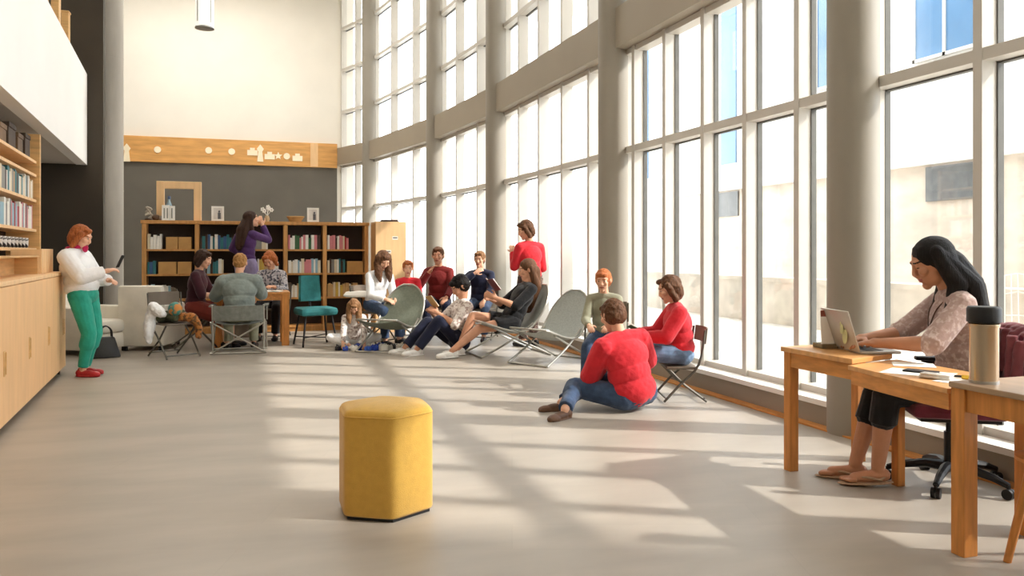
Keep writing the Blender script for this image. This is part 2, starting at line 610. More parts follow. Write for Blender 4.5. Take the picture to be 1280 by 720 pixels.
        b.ball(hp(0, -.05, -.01), (.078 * hk, .06 * hk, .07 * hk), 3, HM)
        b.ball(hp(0, -.10, .075), .045 * hk, 3)
    o = link('hair', grow(b, vox * .9, 14 if style in ('long', 'verylong') else 4, (.002 if style in ('long', 'verylong') else .016) * hk, .03), root); o.data.materials.append(hm)
    # ---- top
    tm, sl = top
    a = .014 * s + loose
    b = MB()
    b.ball(pel + up * .32 * s, (.158 * s * g + a, .108 * s * g + a, .172 * s), 3, M)
    b.ball(pel + up * .18 * s, (.140 * s * g + a, .106 * s * g + a, .16 * s), 3, M)
    b.ball(pel + up * (.10 - hem * .5) * s, (.152 * s * g + a, .113 * s * g + a, (.10 + hem * .5) * s), 3, M)
    for q in sh:
        rc(b, nb - up * .05 * s, q, .06 * s + a * .8, .051 * s + a)
    rc(b, nb - up * .06 * s, nb - up * .01 * s + nv * .01, .066 * s, .060 * s, True, False)
    for i in (0, 1):
        rr = .050 * s * g + a
        if sl == 'short':
            rc(b, sh[i], sh[i].lerp(el[i], .62), rr, rr * 1.02, True, False)
        elif sl == 'elbow':
            rc(b, sh[i], el[i], rr, rr * .98); rc(b, el[i], el[i].lerp(wrs[i], .12), rr * .98, rr * .98, True, False)
        else:
            rc(b, sh[i], el[i], rr, rr * .9); rc(b, el[i], el[i].lerp(wrs[i], .93), rr * .92, .033 * s + a * .8, True, False)
    o = link('shirt', grow(b, vox, 2, fold * s, .13), root); o.data.materials.append(tm)
    # ---- bottoms
    bm_, ln = bottom
    b = MB(); a = .013 * s
    b.ball(pel + up * .0 * s, (.158 * s * g + a, .114 * s * g + a, .12 * s), 3, M)
    rc(b, hj[0], hj[1], .09 * s * g + a, .09 * s * g + a)
    for i in (0, 1):
        if ln == 'skirt':
            e = kn[i].lerp(an[i], .15)
            rc(b, hj[i], e, .10 * s * g + a, .125 * s, True, False)
            continue
        if ln == 'shorts':
            rc(b, hj[i], hj[i].lerp(kn[i], .55), .086 * s * g + a, .076 * s + a * 1.6, True, False); continue
        rc(b, hj[i], kn[i], .086 * s * g + a, .058 * s * max(1, g) + a)
        e = kn[i].lerp(an[i], .38 if ln == 'capri' else .93)
        r_ = .058 * s + a * (1.2 if ln == 'capri' else .7)
        if ln == 'taper':
            r_ = .052 * s + a * .6
        rc(b, kn[i], kn[i].lerp(an[i], .33), .058 * s * max(1, g) + a, .056 * s * g + a, False, True)
        rc(b, kn[i], e, .058 * s + a, r_ * (1 if ln == 'capri' else .92), True, False)
    if ln == 'skirt':
        rc(b, kn[0].lerp(an[0], .1), kn[1].lerp(an[1], .1), .11 * s, .11 * s, False, False)
    o = link('skirt' if ln == 'skirt' else ('shorts' if ln == 'shorts' else 'trousers'), grow(b, vox, 2, fold * s * .8, .13), root); o.data.materials.append(bm_)
    # ---- shoes
    if shoe is not None:
        for i in (0, 1):
            sg = (-1, 1)[i]
            td = V(toes[i]) if toes else V((sg * .12, 1, 0))
            td.normalize()
            dn = V((0, 0, -1)) if abs(td.z) < .5 else (an[i] - kn[i]).normalized()
            sdv = td.cross(dn).normalized()
            b = MB()
            FM = Matrix((sdv, td, -dn)).transposed()
            if barefoot:            # sandal: sole, thong straps, heel strap
                c = an[i] + dn * .075 * s + td * .065 * s
                b.ball(c, (.052 * s, .150 * s, .010 * s), 3, FM)
                for e in (-1, 1):
                    b.tube(smoothstep_path([an[i] + td * .13 * s + dn * .045 * s, an[i] + td * .06 * s + sdv * e * .036 * s + dn * .04 * s, an[i] - td * .01 * s + sdv * e * .046 * s + dn * .055 * s], 4), .007 * s, 8)
                b.tube(smoothstep_path([an[i] + sdv * .044 * s + dn * .05 * s, an[i] - td * .062 * s + dn * .03 * s, an[i] - sdv * .044 * s + dn * .05 * s], 5), .007 * s, 8)
                o = link('sandal', grow(b, vox * .8, 1), root)
            else:
                b.ball(an[i] - td * .03 * s + dn * .035 * s, (.043 * s, .05 * s, .046 * s), 2, FM)
                b.ball(an[i] + td * .05 * s + dn * .042 * s, (.046 * s, .10 * s, .040 * s), 2, FM)
                b.ball(an[i] + td * .13 * s + dn * .050 * s, (.048 * s, .074 * s, .036 * s), 2, FM)
                b.ball(an[i] + td * .055 * s + dn * .070 * s, (.050 * s, .148 * s, .014 * s), 3, FM)
                o = link('shoe', grow(b, vox * .9, 2), root)
            o.data.materials.append(shoe)
    return root, dict(hp=hp, hc=hc, HM=HM, nb=nb, up=up, fw=fw, sd=sd, sh=sh, el=el, wr=wrs, kn=kn, an=an, s=s, pel=pel)

def small(name, build, m, parent, smooth=True):
    b = MB(); build(b); return b.build(name, m, parent, smooth)

# woman at the desk (nearest figure)
w, J = person('woman with long black hair typing at the laptop desk', (3.72, 3.50, 0), (-.88, .48), 1.74, pel=(0, -.07, .575), lean=(0, .12, 1), head=(0, 1, -.42), neck=(0, .55, 1),
    hands=((-.15, .40, .80), (.10, .42, .80)), epole=((-.9, -.5, -.7), (.9, -.5, -.7)), feet=((-.10, .40, .10), (.03, .49, .085)), toes=((-.05, 1, -.05), (.1, 1, 0)), skin=SK_TAN, hair=('verylong', H_BLACK),
    top=(BLUSH, 'elbow'), bottom=(BLK, 'capri'), shoe=SHOE_TAN, barefoot=True, lids=True, vox=.0045, curl=.28, palm=((.1, .1, -1), (-.1, .1, -1)), hk=1.13, fold=.012, g=1.02)
def neckl(b):
    n, s = J['nb'], J['s']
    pts = [n + J['sd'] * .075 * s - J['up'] * .01, n + J['sd'] * .055 * s + J['fw'] * .10 * s - J['up'] * .10 * s, n + J['fw'] * .135 * s - J['up'] * .2 * s, n - J['sd'] * .055 * s + J['fw'] * .10 * s - J['up'] * .10 * s, n - J['sd'] * .075 * s - J['up'] * .01]
    b.tube(smoothstep_path(pts, 5), .004, 6)
    b.ball(n + J['fw'] * .14 * s - J['up'] * .22 * s, (.012, .006, .016), 2)
small('necklace', neckl, mat('bead_necklace', (86, 60, 48), .4), w)

# woman in teal trousers at the counter
w, J = person('red-haired woman in white blouse and teal trousers leaning on the counter', (-1.61, 9.425, 0), (.97, -.26), 1.60, pel=(0, -.03, .845), lean=(0, -.21, 1), head=(0, 1, -.35), neck=(0, .45, 1),
    hands=((-.08, .20, 1.00), (.10, .24, 1.10)), epole=((-.8, -.8, -.5), (.8, -.8, -.5)), feet=((-.07, -.05, .075), (.08, .0, .075)), skin=SK_FAIR, hair=('bob', H_RED), top=(WHT, 'long'), bottom=(TEALC, 'taper'),
    shoe=SHOE_RED, loose=.022, g=1.18, hk=1.12, hem=.02, fold=.018, curl=.5)
def scarf(b):
    n = J['nb']
    pts = [n + J['sd'] * .07 * math.cos(a) + J['fw'] * (.07 * math.sin(a) + .015) + J['up'] * .025 for a in [k * PI / 6 for k in range(12)]]
    b.tube(pts, .022, 8, True)
    b.ball(n + J['fw'] * .12 + J['up'] * .0, (.035, .03, .05), 2)
small('scarf', scarf, cloth('magenta', (184, 30, 78)), w)

# purple-topped woman at the bookcase, on a kick step
ks = thing('step_stool', 'low round grey step stool under the woman in purple', 'stool', (-.03, 13.06, 0))
small('step_drum', lambda b: b.lathe([(.21, 0), (.21, .03), (.19, .05), (.16, .19), (.17, .21)], n=28), BRN if 'BRN' in globals() else mat('taupe_seat', (110, 98, 84), .5, .05), ks)
small('tread', lambda b: b.lathe([(.168, .2105), (.168, .22), (.15, .224)], n=28), BLACK, ks)
person('woman in purple top with long dark hair standing at the bookcase', (-.03, 13.03, .2245), (.75, .66), 1.72, pel=(0, 0, .90), lean=(.02, .04, 1), head=(.55, .8, .1), hands=((-.2, .2, 1.0), (.10, .24, 1.50)),
    epole=((-.9, -.3, -.3), (.3, .2, -1)), feet=((-.075, -.0, .08), (.075, .0, .08)), hair=('long', H_DARK), top=(PURP, 'long'), bottom=(LILAC, 'skirt'), shoe=SHOE_BLK, palm=((.3, .3, -1), (-.5, .2, .6)), hem=.04)

# dark-haired person in maroon
person('dark-haired person in maroon sitting left of the camp chair', (-.66, 11.75, 0), (.95, -.2), 1.68, pel=(0, -.02, .55), lean=(0, .10, 1), head=(.1, 1, -.35), hands=((-.14, .36, .68), (.14, .36, .70)),
    feet=((-.12, .44, .08), (.12, .42, .08)), hair=('bob', H_DARK), top=(MARO, 'elbow'), bottom=(REDCL, 'skirt'), g=1.05)
# blonde seen from behind
person('blonde person in grey-green jacket in camp chair seen from behind', (-.10, 11.05, 0), (.05, 1), 1.66, pel=(0, -.05, .50), lean=(0, .05, 1), head=(.1, 1, -.3), hands=((-.24, .36, .735), (.2, .4, .765)),
    feet=((-.16, .40, .08), (.16, .40, .08)), hair=('short', H_BLOND), top=(GGRN, 'long'), bottom=(SAGE, 'long'), g=1.22, loose=.02, fold=.03, hem=.12)
# ginger reader behind the table
person('ginger-haired reader in patterned grey shirt behind the reading table', (.36, 12.70, 0), (-.25, -.97), 1.66, pel=(0, -.02, .55), lean=(0, .22, 1), head=(.2, 1, -.75), hands=((-.12, .42, .785), (.16, .42, .785)),
    feet=((-.12, .36, .08), (.12, .36, .08)), hair=('bob', H_GINGER), top=(PATT, 'long'), bottom=(BLK, 'long'))
# woman bending before the end panel
person('woman in white shirt with long light brown hair bending her head', (1.74, 11.55, 0), (.45, -.9), 1.68, pel=(0, -.02, .55), lean=(.0, .28, 1), head=(.1, 1, -.8), hands=((-.08, .38, .66), (.10, .38, .64)),
    feet=((-.12, .40, .08), (.12, .40, .08)), hair=('forward', H_BROWN), top=(WHT, 'long'), bottom=(JEAN, 'long'), hk=1.12)
# child on the floor
person('child with light brown hair crouching on the floor over toys', (1.38, 11.08, 0), (-.15, -1), 1.25, pel=(0, -.05, .12), lean=(0, .45, 1), head=(0, 1, -1.1), hands=((-.14, .34, .07), (.14, .36, .07)),
    feet=((-.05, .24, .06), (.06, .26, .06)), kpole=((-1, .2, .25), (1, .2, .25)), toes=((.8, .6, 0), (-.8, .6, 0)), hair=('forward', H_LBROWN), top=(PATW, 'long'), bottom=(WHT, 'long'), shoe=SHOE_WHT, hk=1.15)
# red-haired child
person('child with short reddish hair in bright red top seated on a chair', (2.24, 11.72, 0), (-.15, -1), 1.45, pel=(0, -.02, .49), lean=(0, .05, 1), head=(.0, 1, -.15), hands=((-.12, .30, .56), (.12, .30, .56)),
    feet=((-.1, .36, .08), (.1, .36, .08)), hair=('short', H_RED), top=(RED, 'long'), bottom=(JEAN, 'long'), hk=1.12)
# man in dark red
person('man with brown hair in dark red shirt seated near the glazing', (2.78, 12.05, 0), (-.3, -.95), 1.76, pel=(0, -.02, .55), lean=(0, .06, 1), head=(.1, 1, -.1), hands=((-.14, .36, .62), (.12, .22, 1.0)),
    feet=((-.13, .42, .08), (.13, .42, .08)), hair=('short', H_BROWN), top=(DRED, 'long'), bottom=(NAVY, 'long'), skin=SK_WARM)
# boy on the floor reading
person('black-haired boy in patterned white shirt reading on the floor, knees up', (2.62, 10.17, 0), (-.98, -.15), 1.84, pel=(0, 0, .13), lean=(0, -.10, 1), head=(.1, 1, -.7), hands=((-.10, .34, .52), (.12, .34, .52)),
    feet=((-.10, .62, .08), (.12, .70, .08)), kpole=((-.2, .2, 1), (.2, .2, 1)), hair=('bowl', H_BLACK), top=(PATW, 'elbow'), bottom=(NAVY, 'long'), shoe=SHOE_WHT, skin=SK_WARM, palm=((.6, .5, .3), (-.6, .5, .3)), hk=1.15)
# navy person by the column
person('person in navy jacket seated by the columns, hand to the mouth', (3.32, 11.6, 0), (-.45, -.9), 1.62, pel=(0, -.02, .55), lean=(0, .06, 1), head=(.1, 1, -.12), hands=((-.12, .34, .60), (.05, .20, .985)),
    epole=((-.7, -.6, -.6), (.9, .0, -.6)), feet=((-.12, .40, .08), (.12, .40, .08)), hair=('short', H_LBROWN), top=(NAVY, 'long'), bottom=(JEAN, 'long'), palm=((0, 0, -1), (-.4, -.9, 0)))
# standing in red
person('person in red top standing at the glazing, seen from behind', (3.70, 10.45, 0), (-.35, .94), 1.74, pel=(0, 0, .92), lean=(0, .02, 1), head=(-.85, .5, -.35), hands=((-.12, .24, 1.30), (.14, .24, 1.12)),
    epole=((-.25, -.3, -1), (.25, -.3, -1)), hair=('bob', H_BROWN), top=(RED, 'long'), bottom=(PLAID, 'long'), g=1.06)
# reclining woman
person('woman in black top reclining in a sling chair, bare knee raised', (3.16, 9.75, 0), (-.99, -.1), 1.84, pel=(0, -.02, .41), lean=(0, -.55, 1), head=(.25, 1, -.25), neck=(0, .05, 1), hands=((-.06, .20, .72), (.14, .20, .70)),
    feet=((-.10, .80, .09), (.10, .64, .09)), kpole=((-.1, .2, 1), (.1, .2, 1)), hair=('long', H_BROWN), top=(BLK, 'elbow'), bottom=(BLK, 'shorts'), shoe=SHOE_WHT, skin=SK_WARM, palm=((.6, .5, .3), (-.6, .5, .3)))
# kid behind the boy on the floor
person('ginger-haired child in sage shirt seated behind the boy in red on the floor', (3.32, 7.2, 0), (-.55, -.83), 1.36, pel=(0, -.02, .49), lean=(0, .08, 1), head=(.05, 1, -.2), hands=((-.10, .30, .60), (.10, .30, .60)),
    feet=((-.12, .38, .08), (.12, .38, .08)), hair=('bowl', H_GINGER), top=(SAGE, 'long'), bottom=(JEAN, 'long'), hk=1.15)
# boy on the floor in red
person('boy in red shirt and jeans sitting on the floor with folded legs, seen from behind', (3.0, 5.98, 0), (-.18, .98), 1.66, pel=(0, -.04, .14), lean=(-.16, .20, 1), head=(-.1, 1, -.35), hands=((-.10, .30, .30), (.14, .34, .34)),
    epole=((-.9, -.5, -.3), (.9, -.5, -.3)), feet=((-.66, -.02, .065), (-.52, .26, .065)), kpole=((-.1, 1, .3), (.3, 1, .5)), toes=((-.9, -.3, 0), (-1, .2, 0)), hair=('bowl', H_BROWN), top=(RED, 'long'), bottom=(JEAN, 'long'), shoe=SHOE_BRN, g=1.18, hk=1.14, loose=.02, fold=.018, hem=.12, vox=.0065)
# girl in red
person('girl in red shirt sitting on small folding chair reading', (3.62, 6.30, 0), (-.95, .31), 1.46, pel=(0, -.02, .40), lean=(0, .10, 1), head=(.0, 1, -.35), hands=((-.10, .34, .56), (.12, .36, .56)),
    feet=((-.12, .42, .08), (.12, .36, .08)), hair=('bob', H_BROWN), top=(RED, 'long'), bottom=(LJEAN, 'long'), shoe=SHOE_BRN, hk=1.18, palm=((.5, .3, .8), (-.5, .3, .8)), g=1.1, loose=.012, fold=.016, vox=.0065)
# ---------------------------------------------------------------- room shell
def floor_material():
    m = mat('vinyl_floor', (166, 157, 145), 0.42, 0.05, 1.4, (0.7, 2.2, 1), spec=0.35, coord='Object')
    nt = m.node_tree
    b = nt.nodes['Principled BSDF']
    cr = [n for n in nt.nodes if n.type == 'VALTORGB'][0]
    tc = [n for n in nt.nodes if n.type == 'TEX_COORD'][0]
    mp = nt.nodes.new('ShaderNodeMapping')
    mp.inputs['Rotation'].default_value = (0, 0, math.radians(18.2))
    nt.links.new(tc.outputs['Object'], mp.inputs['Vector'])
    br = nt.nodes.new('ShaderNodeTexBrick')
    br.inputs['Scale'].default_value = 1.0
    br.inputs['Mortar Size'].default_value = 0.004
    br.inputs['Brick Width'].default_value = 2.4
    br.inputs['Row Height'].default_value = 0.32
    br.inputs['Color1'].default_value = (1, 1, 1, 1)
    br.inputs['Color2'].default_value = (0.955, 0.955, 0.955, 1)
    br.inputs['Mortar'].default_value = (0.95, 0.95, 0.95, 1)
    nt.links.new(mp.outputs['Vector'], br.inputs['Vector'])
    mx = nt.nodes.new('ShaderNodeMix')
    mx.data_type = 'RGBA'
    mx.blend_type = 'MULTIPLY'
    mx.inputs[0].default_value = 1.0
    nt.links.new(cr.outputs['Color'], mx.inputs[6])
    nt.links.new(br.outputs['Color'], mx.inputs[7])
    nt.links.new(mx.outputs[2], b.inputs['Base Color'])
    return m

# the glazed side follows these column centres
COLS = [(4.13, -3.3), (4.13, 0.72), (4.13, 4.72), (4.13, 8.71), (4.05, 13.2), (3.75, 16.66), (2.98, 20.9), (2.35, 22.6)]
ZTOP = 8.6

def poly_floor(pts, z0, z1):
    b = MB()
    b.prism(pts, z0, z1)
    return b

outer = [(c[0] + 0.32, c[1]) for c in COLS]
flo = poly_floor([(-8, -3.3)] + outer + [(-8, 22.6)], -0.15, 0.0).build('floor', floor_material())
struct(flo)
struct(poly_floor([(-8, -3.3)] + outer + [(-8, 22.6)], ZTOP, ZTOP + 0.2).build('ceiling', WHITEP))

b = MB(); b.box(-8.2, 2.8, 22.6, 22.9, 0, ZTOP + 0.2)
struct(b.build('wall_back', WHITEP))
b = MB(); b.box(-3.6, 2.34, 22.55, 22.598, 0.0, 3.61)
struct(b.build('wall_back_dark_panel', DARKW))
b = MB(); b.box(-3.6, 2.34, 22.48, 22.597, 3.61, 4.27, bev=0.01)
struct(b.build('trim_1', mat('band_wood', (214, 160, 94), 0.45, 0.08, 1.6, (1.0, 1, 7), spec=0.4)))
b = MB(); b.box(-8.2, -8.0, -3.3, 22.6, 0, ZTOP + 0.2)
struct(b.build('wall_left', WHITEP))
b = MB(); b.box(-8.2, 4.7, -3.5, -3.3, 0, ZTOP + 0.2)
struct(b.build('wall_rear', WHITEP))
# dark wall that closes the space below and above the gallery
b = MB(); b.box(-7.99, -2.24, 14.55, 14.75, 0, ZTOP - 0.002)
struct(b.build('wall_inner', DARKB))

# gallery: slab with white parapet
A = 0.0726
def along(x0, y):            # x on a line parallel to the gallery edge
    return x0 - A * y
gx = -1.418
b = MB()
y0, y1 = -3.28, 14.54
b.hexa([(along(gx - .16, y0), y0, 2.71), (along(gx, y0), y0, 2.71), (along(gx, y1), y1, 2.71), (along(gx - .16, y1), y1, 2.71),
        (along(gx - .16, y0), y0, 4.18), (along(gx, y0), y0, 4.18), (along(gx, y1), y1, 4.18), (along(gx - .16, y1), y1, 4.18)])
par = struct(b.build('wall_gallery', WHITEF))
b = MB()
b.hexa([(-7.98, y0, 2.72), (along(gx - .161, y0), y0, 2.72), (along(gx - .161, y1), y1, 2.72), (-7.98, y1, 2.72),
        (-7.98, y0, 3.1), (along(gx - .161, y0), y0, 3.1), (along(gx - .161, y1), y1, 3.1), (-7.98, y1, 3.1)])
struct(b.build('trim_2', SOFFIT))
for i, (yy, zt) in enumerate(((11.6, 5.3), (12.72, 5.2), (13.75, 4.96))):
    b = MB()
    xx = along(gx - .215, yy)
    b.box(xx - .05, xx + .05, yy - .07, yy + .07, 3.101, zt, bev=.008)
    b.box(xx - .06, xx + .06, yy - .08, yy + .08, zt - .03, zt, bev=.008)
    tag(b.build('gallery_post', OAK), ['honey wood post behind gallery parapet, nearest the picture edge', 'honey wood post behind gallery parapet, middle one',
        'honey wood post behind gallery parapet, nearest concrete column'][i], 'post', 'wooden posts on the gallery')

# concrete column
b = MB(); b.rod((-2.43, 16.1, 0.0), (-2.43, 16.1, ZTOP), 0.285, n=40)
for z in (2.4, 4.8, 7.2):
    b.rod((-2.43, 16.1, z), (-2.43, 16.1, z + .02), 0.288, n=40)
struct(b.build('column', CONC, smooth=True))

# glazed side
def side_frame(p, q):
    p, q = V((p[0], p[1], 0)), V((q[0], q[1], 0))
    t = (q - p).normalized()
    n = V((t.y, -t.x, 0))
    return p, q, t, n

def fbox(b, p, t, n, s0, s1, o0, o1, z0, z1):
    def P(s, o, z):
        w = p + t * s + n * o
        return (w.x, w.y, z)
    b.hexa([P(s0, o0, z0), P(s1, o0, z0), P(s1, o1, z0), P(s0, o1, z0), P(s0, o0, z1), P(s1, o0, z1), P(s1, o1, z1), P(s0, o1, z1)])

wn = 0
for k in range(len(COLS) - 1):
    p, q, t, n = side_frame(COLS[k], COLS[k + 1])
    L = (q - p).length
    nb = max(2, round(L / 0.745))
    if k == 1:
        fins = [L - 0.96 - .70 * j for j in range(4)]
        fins = sorted(fins)
    else:
        fins = [L * j / nb for j in range(1, nb)]
    if k >= 3:
        nb = 5 if k == 3 else (3 if k < 6 else 2)
        fins = [L * j / nb for j in range(1, nb)]
    if k == 2:
        fins = [0.74, 1.46, 2.16, 2.92, 3.64]
    first = k == 0
    # base casing, sill and floor strip
    b = MB(); fbox(b, p, t, n, 0, L, -.06, .30, 0.0, .155)
    struct(b.build('baseboard_right', BASEM))
    b = MB(); fbox(b, p, t, n, 0, L, -.075, .30, .155, .195)
    struct(b.build('trim_sill', SILL))
    b = MB(); fbox(b, p, t, n, 0, L, -.16, -.0605, 0.001, .012)
    struct(b.build('trim_floor_strip', HONEY))
    # beam
    b = MB(); fbox(b, p, t, n, 0, L, -.05, .33, 3.68, 4.15)
    struct(b.build('trim_beam', BEAM))
    for (z0, z1, trs) in ((.195, 3.68, (2.46,)), (4.15, ZTOP - .002, (5.12, 6.28, 7.42))):
        wn += 1
        b = MB()
        w, d0, d1 = .032, .085, .25
        for s in fins:
            fbox(b, p, t, n, s - w, s + w, d0, d1, z0, z1)
        for s in (.05, L - .05):
            fbox(b, p, t, n, s - .04, s + .04, d0, d1, z0, z1)
        fbox(b, p, t, n, 0, L, d0 + .02, d1, z0, z0 + .05)
        fbox(b, p, t, n, 0, L, d0 + .02, d1, z1 - .06, z1)
        zs = trs
        for z in zs:
            fbox(b, p, t, n, 0, L, d0 + .005, d1, z, z + .075)
        b.mi = 1
        for s in (fins + [L - .05] if k < 3 else []):
            for a, e in zip((z0 + .05,) + tuple(z + .075 for z in zs), tuple(zs) + (z1 - .06,)):
                fbox(b, p, t, n, s - w - .011, s - w - .001, d1 - .05, d1 - .002, a, e)
        for z in zs:
            fbox(b, p, t, n, .06, L - .06, d1 - .045, d1 - .002, z - .012, z - .001)
        o = struct(b.build('window_%d' % wn, [FRAME, GASK]))
        b = MB()
        fbox(b, p, t, n, 0, L, .228, .236, z0, z1)
        o2 = b.build('glass', GLASS, o)
for k in range(1, len(COLS) - 1):
    b = MB(); b.rod((COLS[k][0], COLS[k][1], 0), (COLS[k][0], COLS[k][1], ZTOP), .178, n=40)
    struct(b.build('column', COLM, smooth=True))

# ---------------------------------------------------------------- outside
# unseen deep eave, added to keep sun off the upper windows
b = MB(); b.hexa([(4.46, -9, 8.62), (9.6, -9, 8.62), (9.6, 24, 8.62), (2.9, 24, 8.62), (4.46, -9, 8.8), (9.6, -9, 8.8), (9.6, 24, 8.8), (2.9, 24, 8.8)])
struct(b.build('sun_block_eave', WHITEP))

GROUND = mat('outside_paving', (226, 222, 214), 0.8, 0.03, 0.6)
b = MB(); b.box(4.46, 60, -40, 80, -.3, -.02)
struct(b.build('pavement', GROUND))
bld = thing('building', 'pale building across the plaza with blue glazed windows', 'building', (14, 3, 0))
b = MB(); b.box(0, 8, 2, 34, 3.2, 9.4); b.build('upper_wall', mat('pale_render', (225, 221, 214), .8, .03, .5), bld)
b = MB(); b.box(.15, 8, 2, 34, -.019, 3.2); b.build('lower_wall', mat('tan_stone', (206, 192, 176), .8, .08, 1.2, (1, 1, 2)), bld)
BLUEG = mat('blue_window_glass', (84, 122, 156), .15, .1, .4, spec=.6)
DG = mat('dark_window', (92, 92, 88), .3, .1)
for y in (6.5, 9.4, 12.6):
    b = MB(); b.box(-.04, .1, y, y + 1.7, 5.5, 8.2); w = b.build('pane', BLUEG, bld)
    b = MB()
    for yy in (y, y + .85, y + 1.66):
        b.box(-.07, -.041, yy - .03, yy + .04, 5.45, 8.25)
    b.box(-.07, -.041, y, y + 1.7, 5.45, 5.52); b.box(-.07, -.041, y, y + 1.7, 8.18, 8.25)
    b.build('window_frame', FRAME, w)
for y in (17.9, 23.5):
    b = MB(); b.box(-.04, .1, y, y + .8, 4.0, 9.2); b.build('pane', BLUEG, bld)
for y in (6.0, 9.5, 18, 24, 28):
    b = MB(); b.box(.1, .2, y, y + 1.4, 2.4, 3.15); b.build('vent_window', DG, bld)
b = MB(); b.box(-.1, 8.1, 1.9, 34.1, 9.4, 9.6); b.build('roof', FRAME, bld)
b = MB(); b.box(8, 15, -34.45, -3.75, -.019, 14); b.box(7.9, 15.1, -34.55, -3.65, 14.001, 14.3)  # unseen block, added to keep sun off the near right floor
struct(b.build('sun_block_south', mat('pale_render', (225, 221, 214), .8, .03, .5)))
# low garden wall and clipped bushes between the two buildings
b = MB(); b.box(9.2, 9.6, 6, 34, -.019, .75); b.box(9.15, 9.65, 5.95, 34.05, .75, .83)
tag(b.build('garden_wall', mat('pale_stone', (216, 206, 192), .8, .08, 2.0)), 'low pale stone wall on the plaza outside the windows', 'wall')

# ---------------------------------------------------------------- light
world = bpy.data.worlds.new('sky')
scene.world = world
world.use_nodes = True
bg = world.node_tree.nodes['Background']
bg.inputs['Color'].default_value = (0.86, 0.93, 1.0, 1)
bg.inputs['Strength'].default_value = SKY
sd = bpy.data.lights.new('sun', 'SUN')
sd.energy = SUN
sd.angle = math.radians(1.5)
sd.color = (1.0, 0.955, 0.89)
so = bpy.data.objects.new('sun', sd)
COL.objects.link(so)
so.rotation_euler = V((-.85, .45, -.735)).to_track_quat('-Z', 'Y').to_euler()
# unseen area lights added under the ceiling as fill, stronger by the back wall
for i, (x, y) in enumerate(((-1.2, 3), (1.8, 3), (-1.2, 8), (1.8, 8), (-1.0, 13), (1.6, 13), (-1.4, 17.5), (1.0, 17.5), (-.4, 20), (-2.4, 20))):
    l = bpy.data.lights.new('ceiling_fill', 'AREA')
    l.shape = 'DISK'; l.size = .8; l.energy = FILL; l.color = (1, .95, .88)
    if y > 15: l.energy = FILL * 2.4
    o = bpy.data.objects.new('ceiling_fill', l); COL.objects.link(o); o.location = (x, y, ZTOP - .15)
for i, (y, e) in enumerate(((4.5, 1), (8.0, 1), (11.5, 1))):
    l = bpy.data.lights.new('gallery_lamp', 'AREA')
    l.shape = 'DISK'; l.size = .5; l.energy = FILL * .10 * e; l.color = (1, .93, .84)
    o = bpy.data.objects.new('gallery_lamp', l); COL.objects.link(o); o.location = (-3.6, y, 2.69)

# ---------------------------------------------------------------- camera
cam = bpy.data.cameras.new('camera')
cam.sensor_width = 36
cam.lens = 36 * 1005 / 1280
cam.shift_y = -45 / 1280
cam.clip_end = 300
co = bpy.data.objects.new('camera', cam)
COL.objects.link(co)
co.location = (0, 0, 1.3)
co.rotation_euler = (math.radians(90), 0, math.radians(-18.2))
scene.camera = co
scene.view_settings.view_transform = 'Standard'
scene.view_settings.look = 'None'
scene.view_settings.gamma = 1
scene.view_settings.exposure = EXPO
scene.view_settings.use_curve_mapping = False
scene.cycles.use_denoising = True
scene.cycles.max_bounces = 10
scene.cycles.diffuse_bounces = 6
scene.cycles.transparent_max_bounces = 16
scene.cycles.sample_clamp_indirect = 8
# ---------------------------------------------------------------- books
def bookmat(nm, col):
    return mat('cover_' + nm, col, .55, .05, 8.0)
BC = {'white': (228, 224, 214), 'cream': (214, 200, 170), 'tan': (196, 158, 104), 'teal': (50, 112, 118), 'blue': (58, 88, 128), 'light blue': (142, 176, 190),
      'red': (160, 40, 44), 'pink': (206, 128, 132), 'green': (62, 98, 64), 'dark brown': (66, 46, 36), 'grey': (132, 130, 124), 'black': (34, 33, 34), 'yellow': (206, 172, 80), 'maroon': (98, 34, 42)}
BMATS = {k: bookmat(k.replace(' ', '_'), v) for k, v in BC.items()}
BOOKMESH = {}
def book_mesh(t, h, d, colr):
    key = (round(t, 3), round(h, 3), round(d, 3), colr)
    if key in BOOKMESH:
        return BOOKMESH[key]
    b = MB()
    c = .004
    b.box(0, c, -d, 0, 0, h); b.box(t - c, t, -d, 0, 0, h)
    b.box(c, t - c, -c, 0, 0, h)                # spine at y = 0, facing -y side after placing
    b.mi = 1
    b.box(c, t - c, -d + .006, -c, .004, h - .004)
    bmesh.ops.rotate(b.bm, verts=b.bm.verts[:], cent=(0, 0, 0), matrix=Matrix.Scale(-1, 3, (0, 1, 0)).to_3x3())
    bmesh.ops.recalc_face_normals(b.bm, faces=b.bm.faces[:])
    me = bpy.data.meshes.new('book')
    b.bm.to_mesh(me); b.bm.free()
    me.materials.append(BMATS[colr]); me.materials.append(PAPER)
    BOOKMESH[key] = me
    return me

def fill_shelf(org, direction, width, pal, fill, hmax, tmin, tmax, where, group, depth=.16, gaps=()):
    """books side by side from org along direction (unit 2D); spine looks to the right of... -perp"""
    dx, dy = direction
    rz = math.atan2(dy, dx)
    x = 0.01
    n = 0
    while True:
        t = R.choice([tmin, (tmin + tmax) / 2, tmax])
        if x + t > width * fill:
            break
        if any(g0 < x / width < g1 for g0, g1 in gaps):
            x += t
            continue
        c = R.choice(pal)
        h = hmax * R.choice([.8, .88, .94, 1.0])
        o = link('book', book_mesh(t, h, depth, c))
        o.location = (org[0] + dx * x, org[1] + dy * x, org[2])
        o.rotation_euler = (0, 0, rz)
        tag(o, '%s book, %s from left on %s' % (c, ORD[min(n, len(ORD) - 1)], where), 'book', group)
        n += 1
        x += t + .0025
    return n

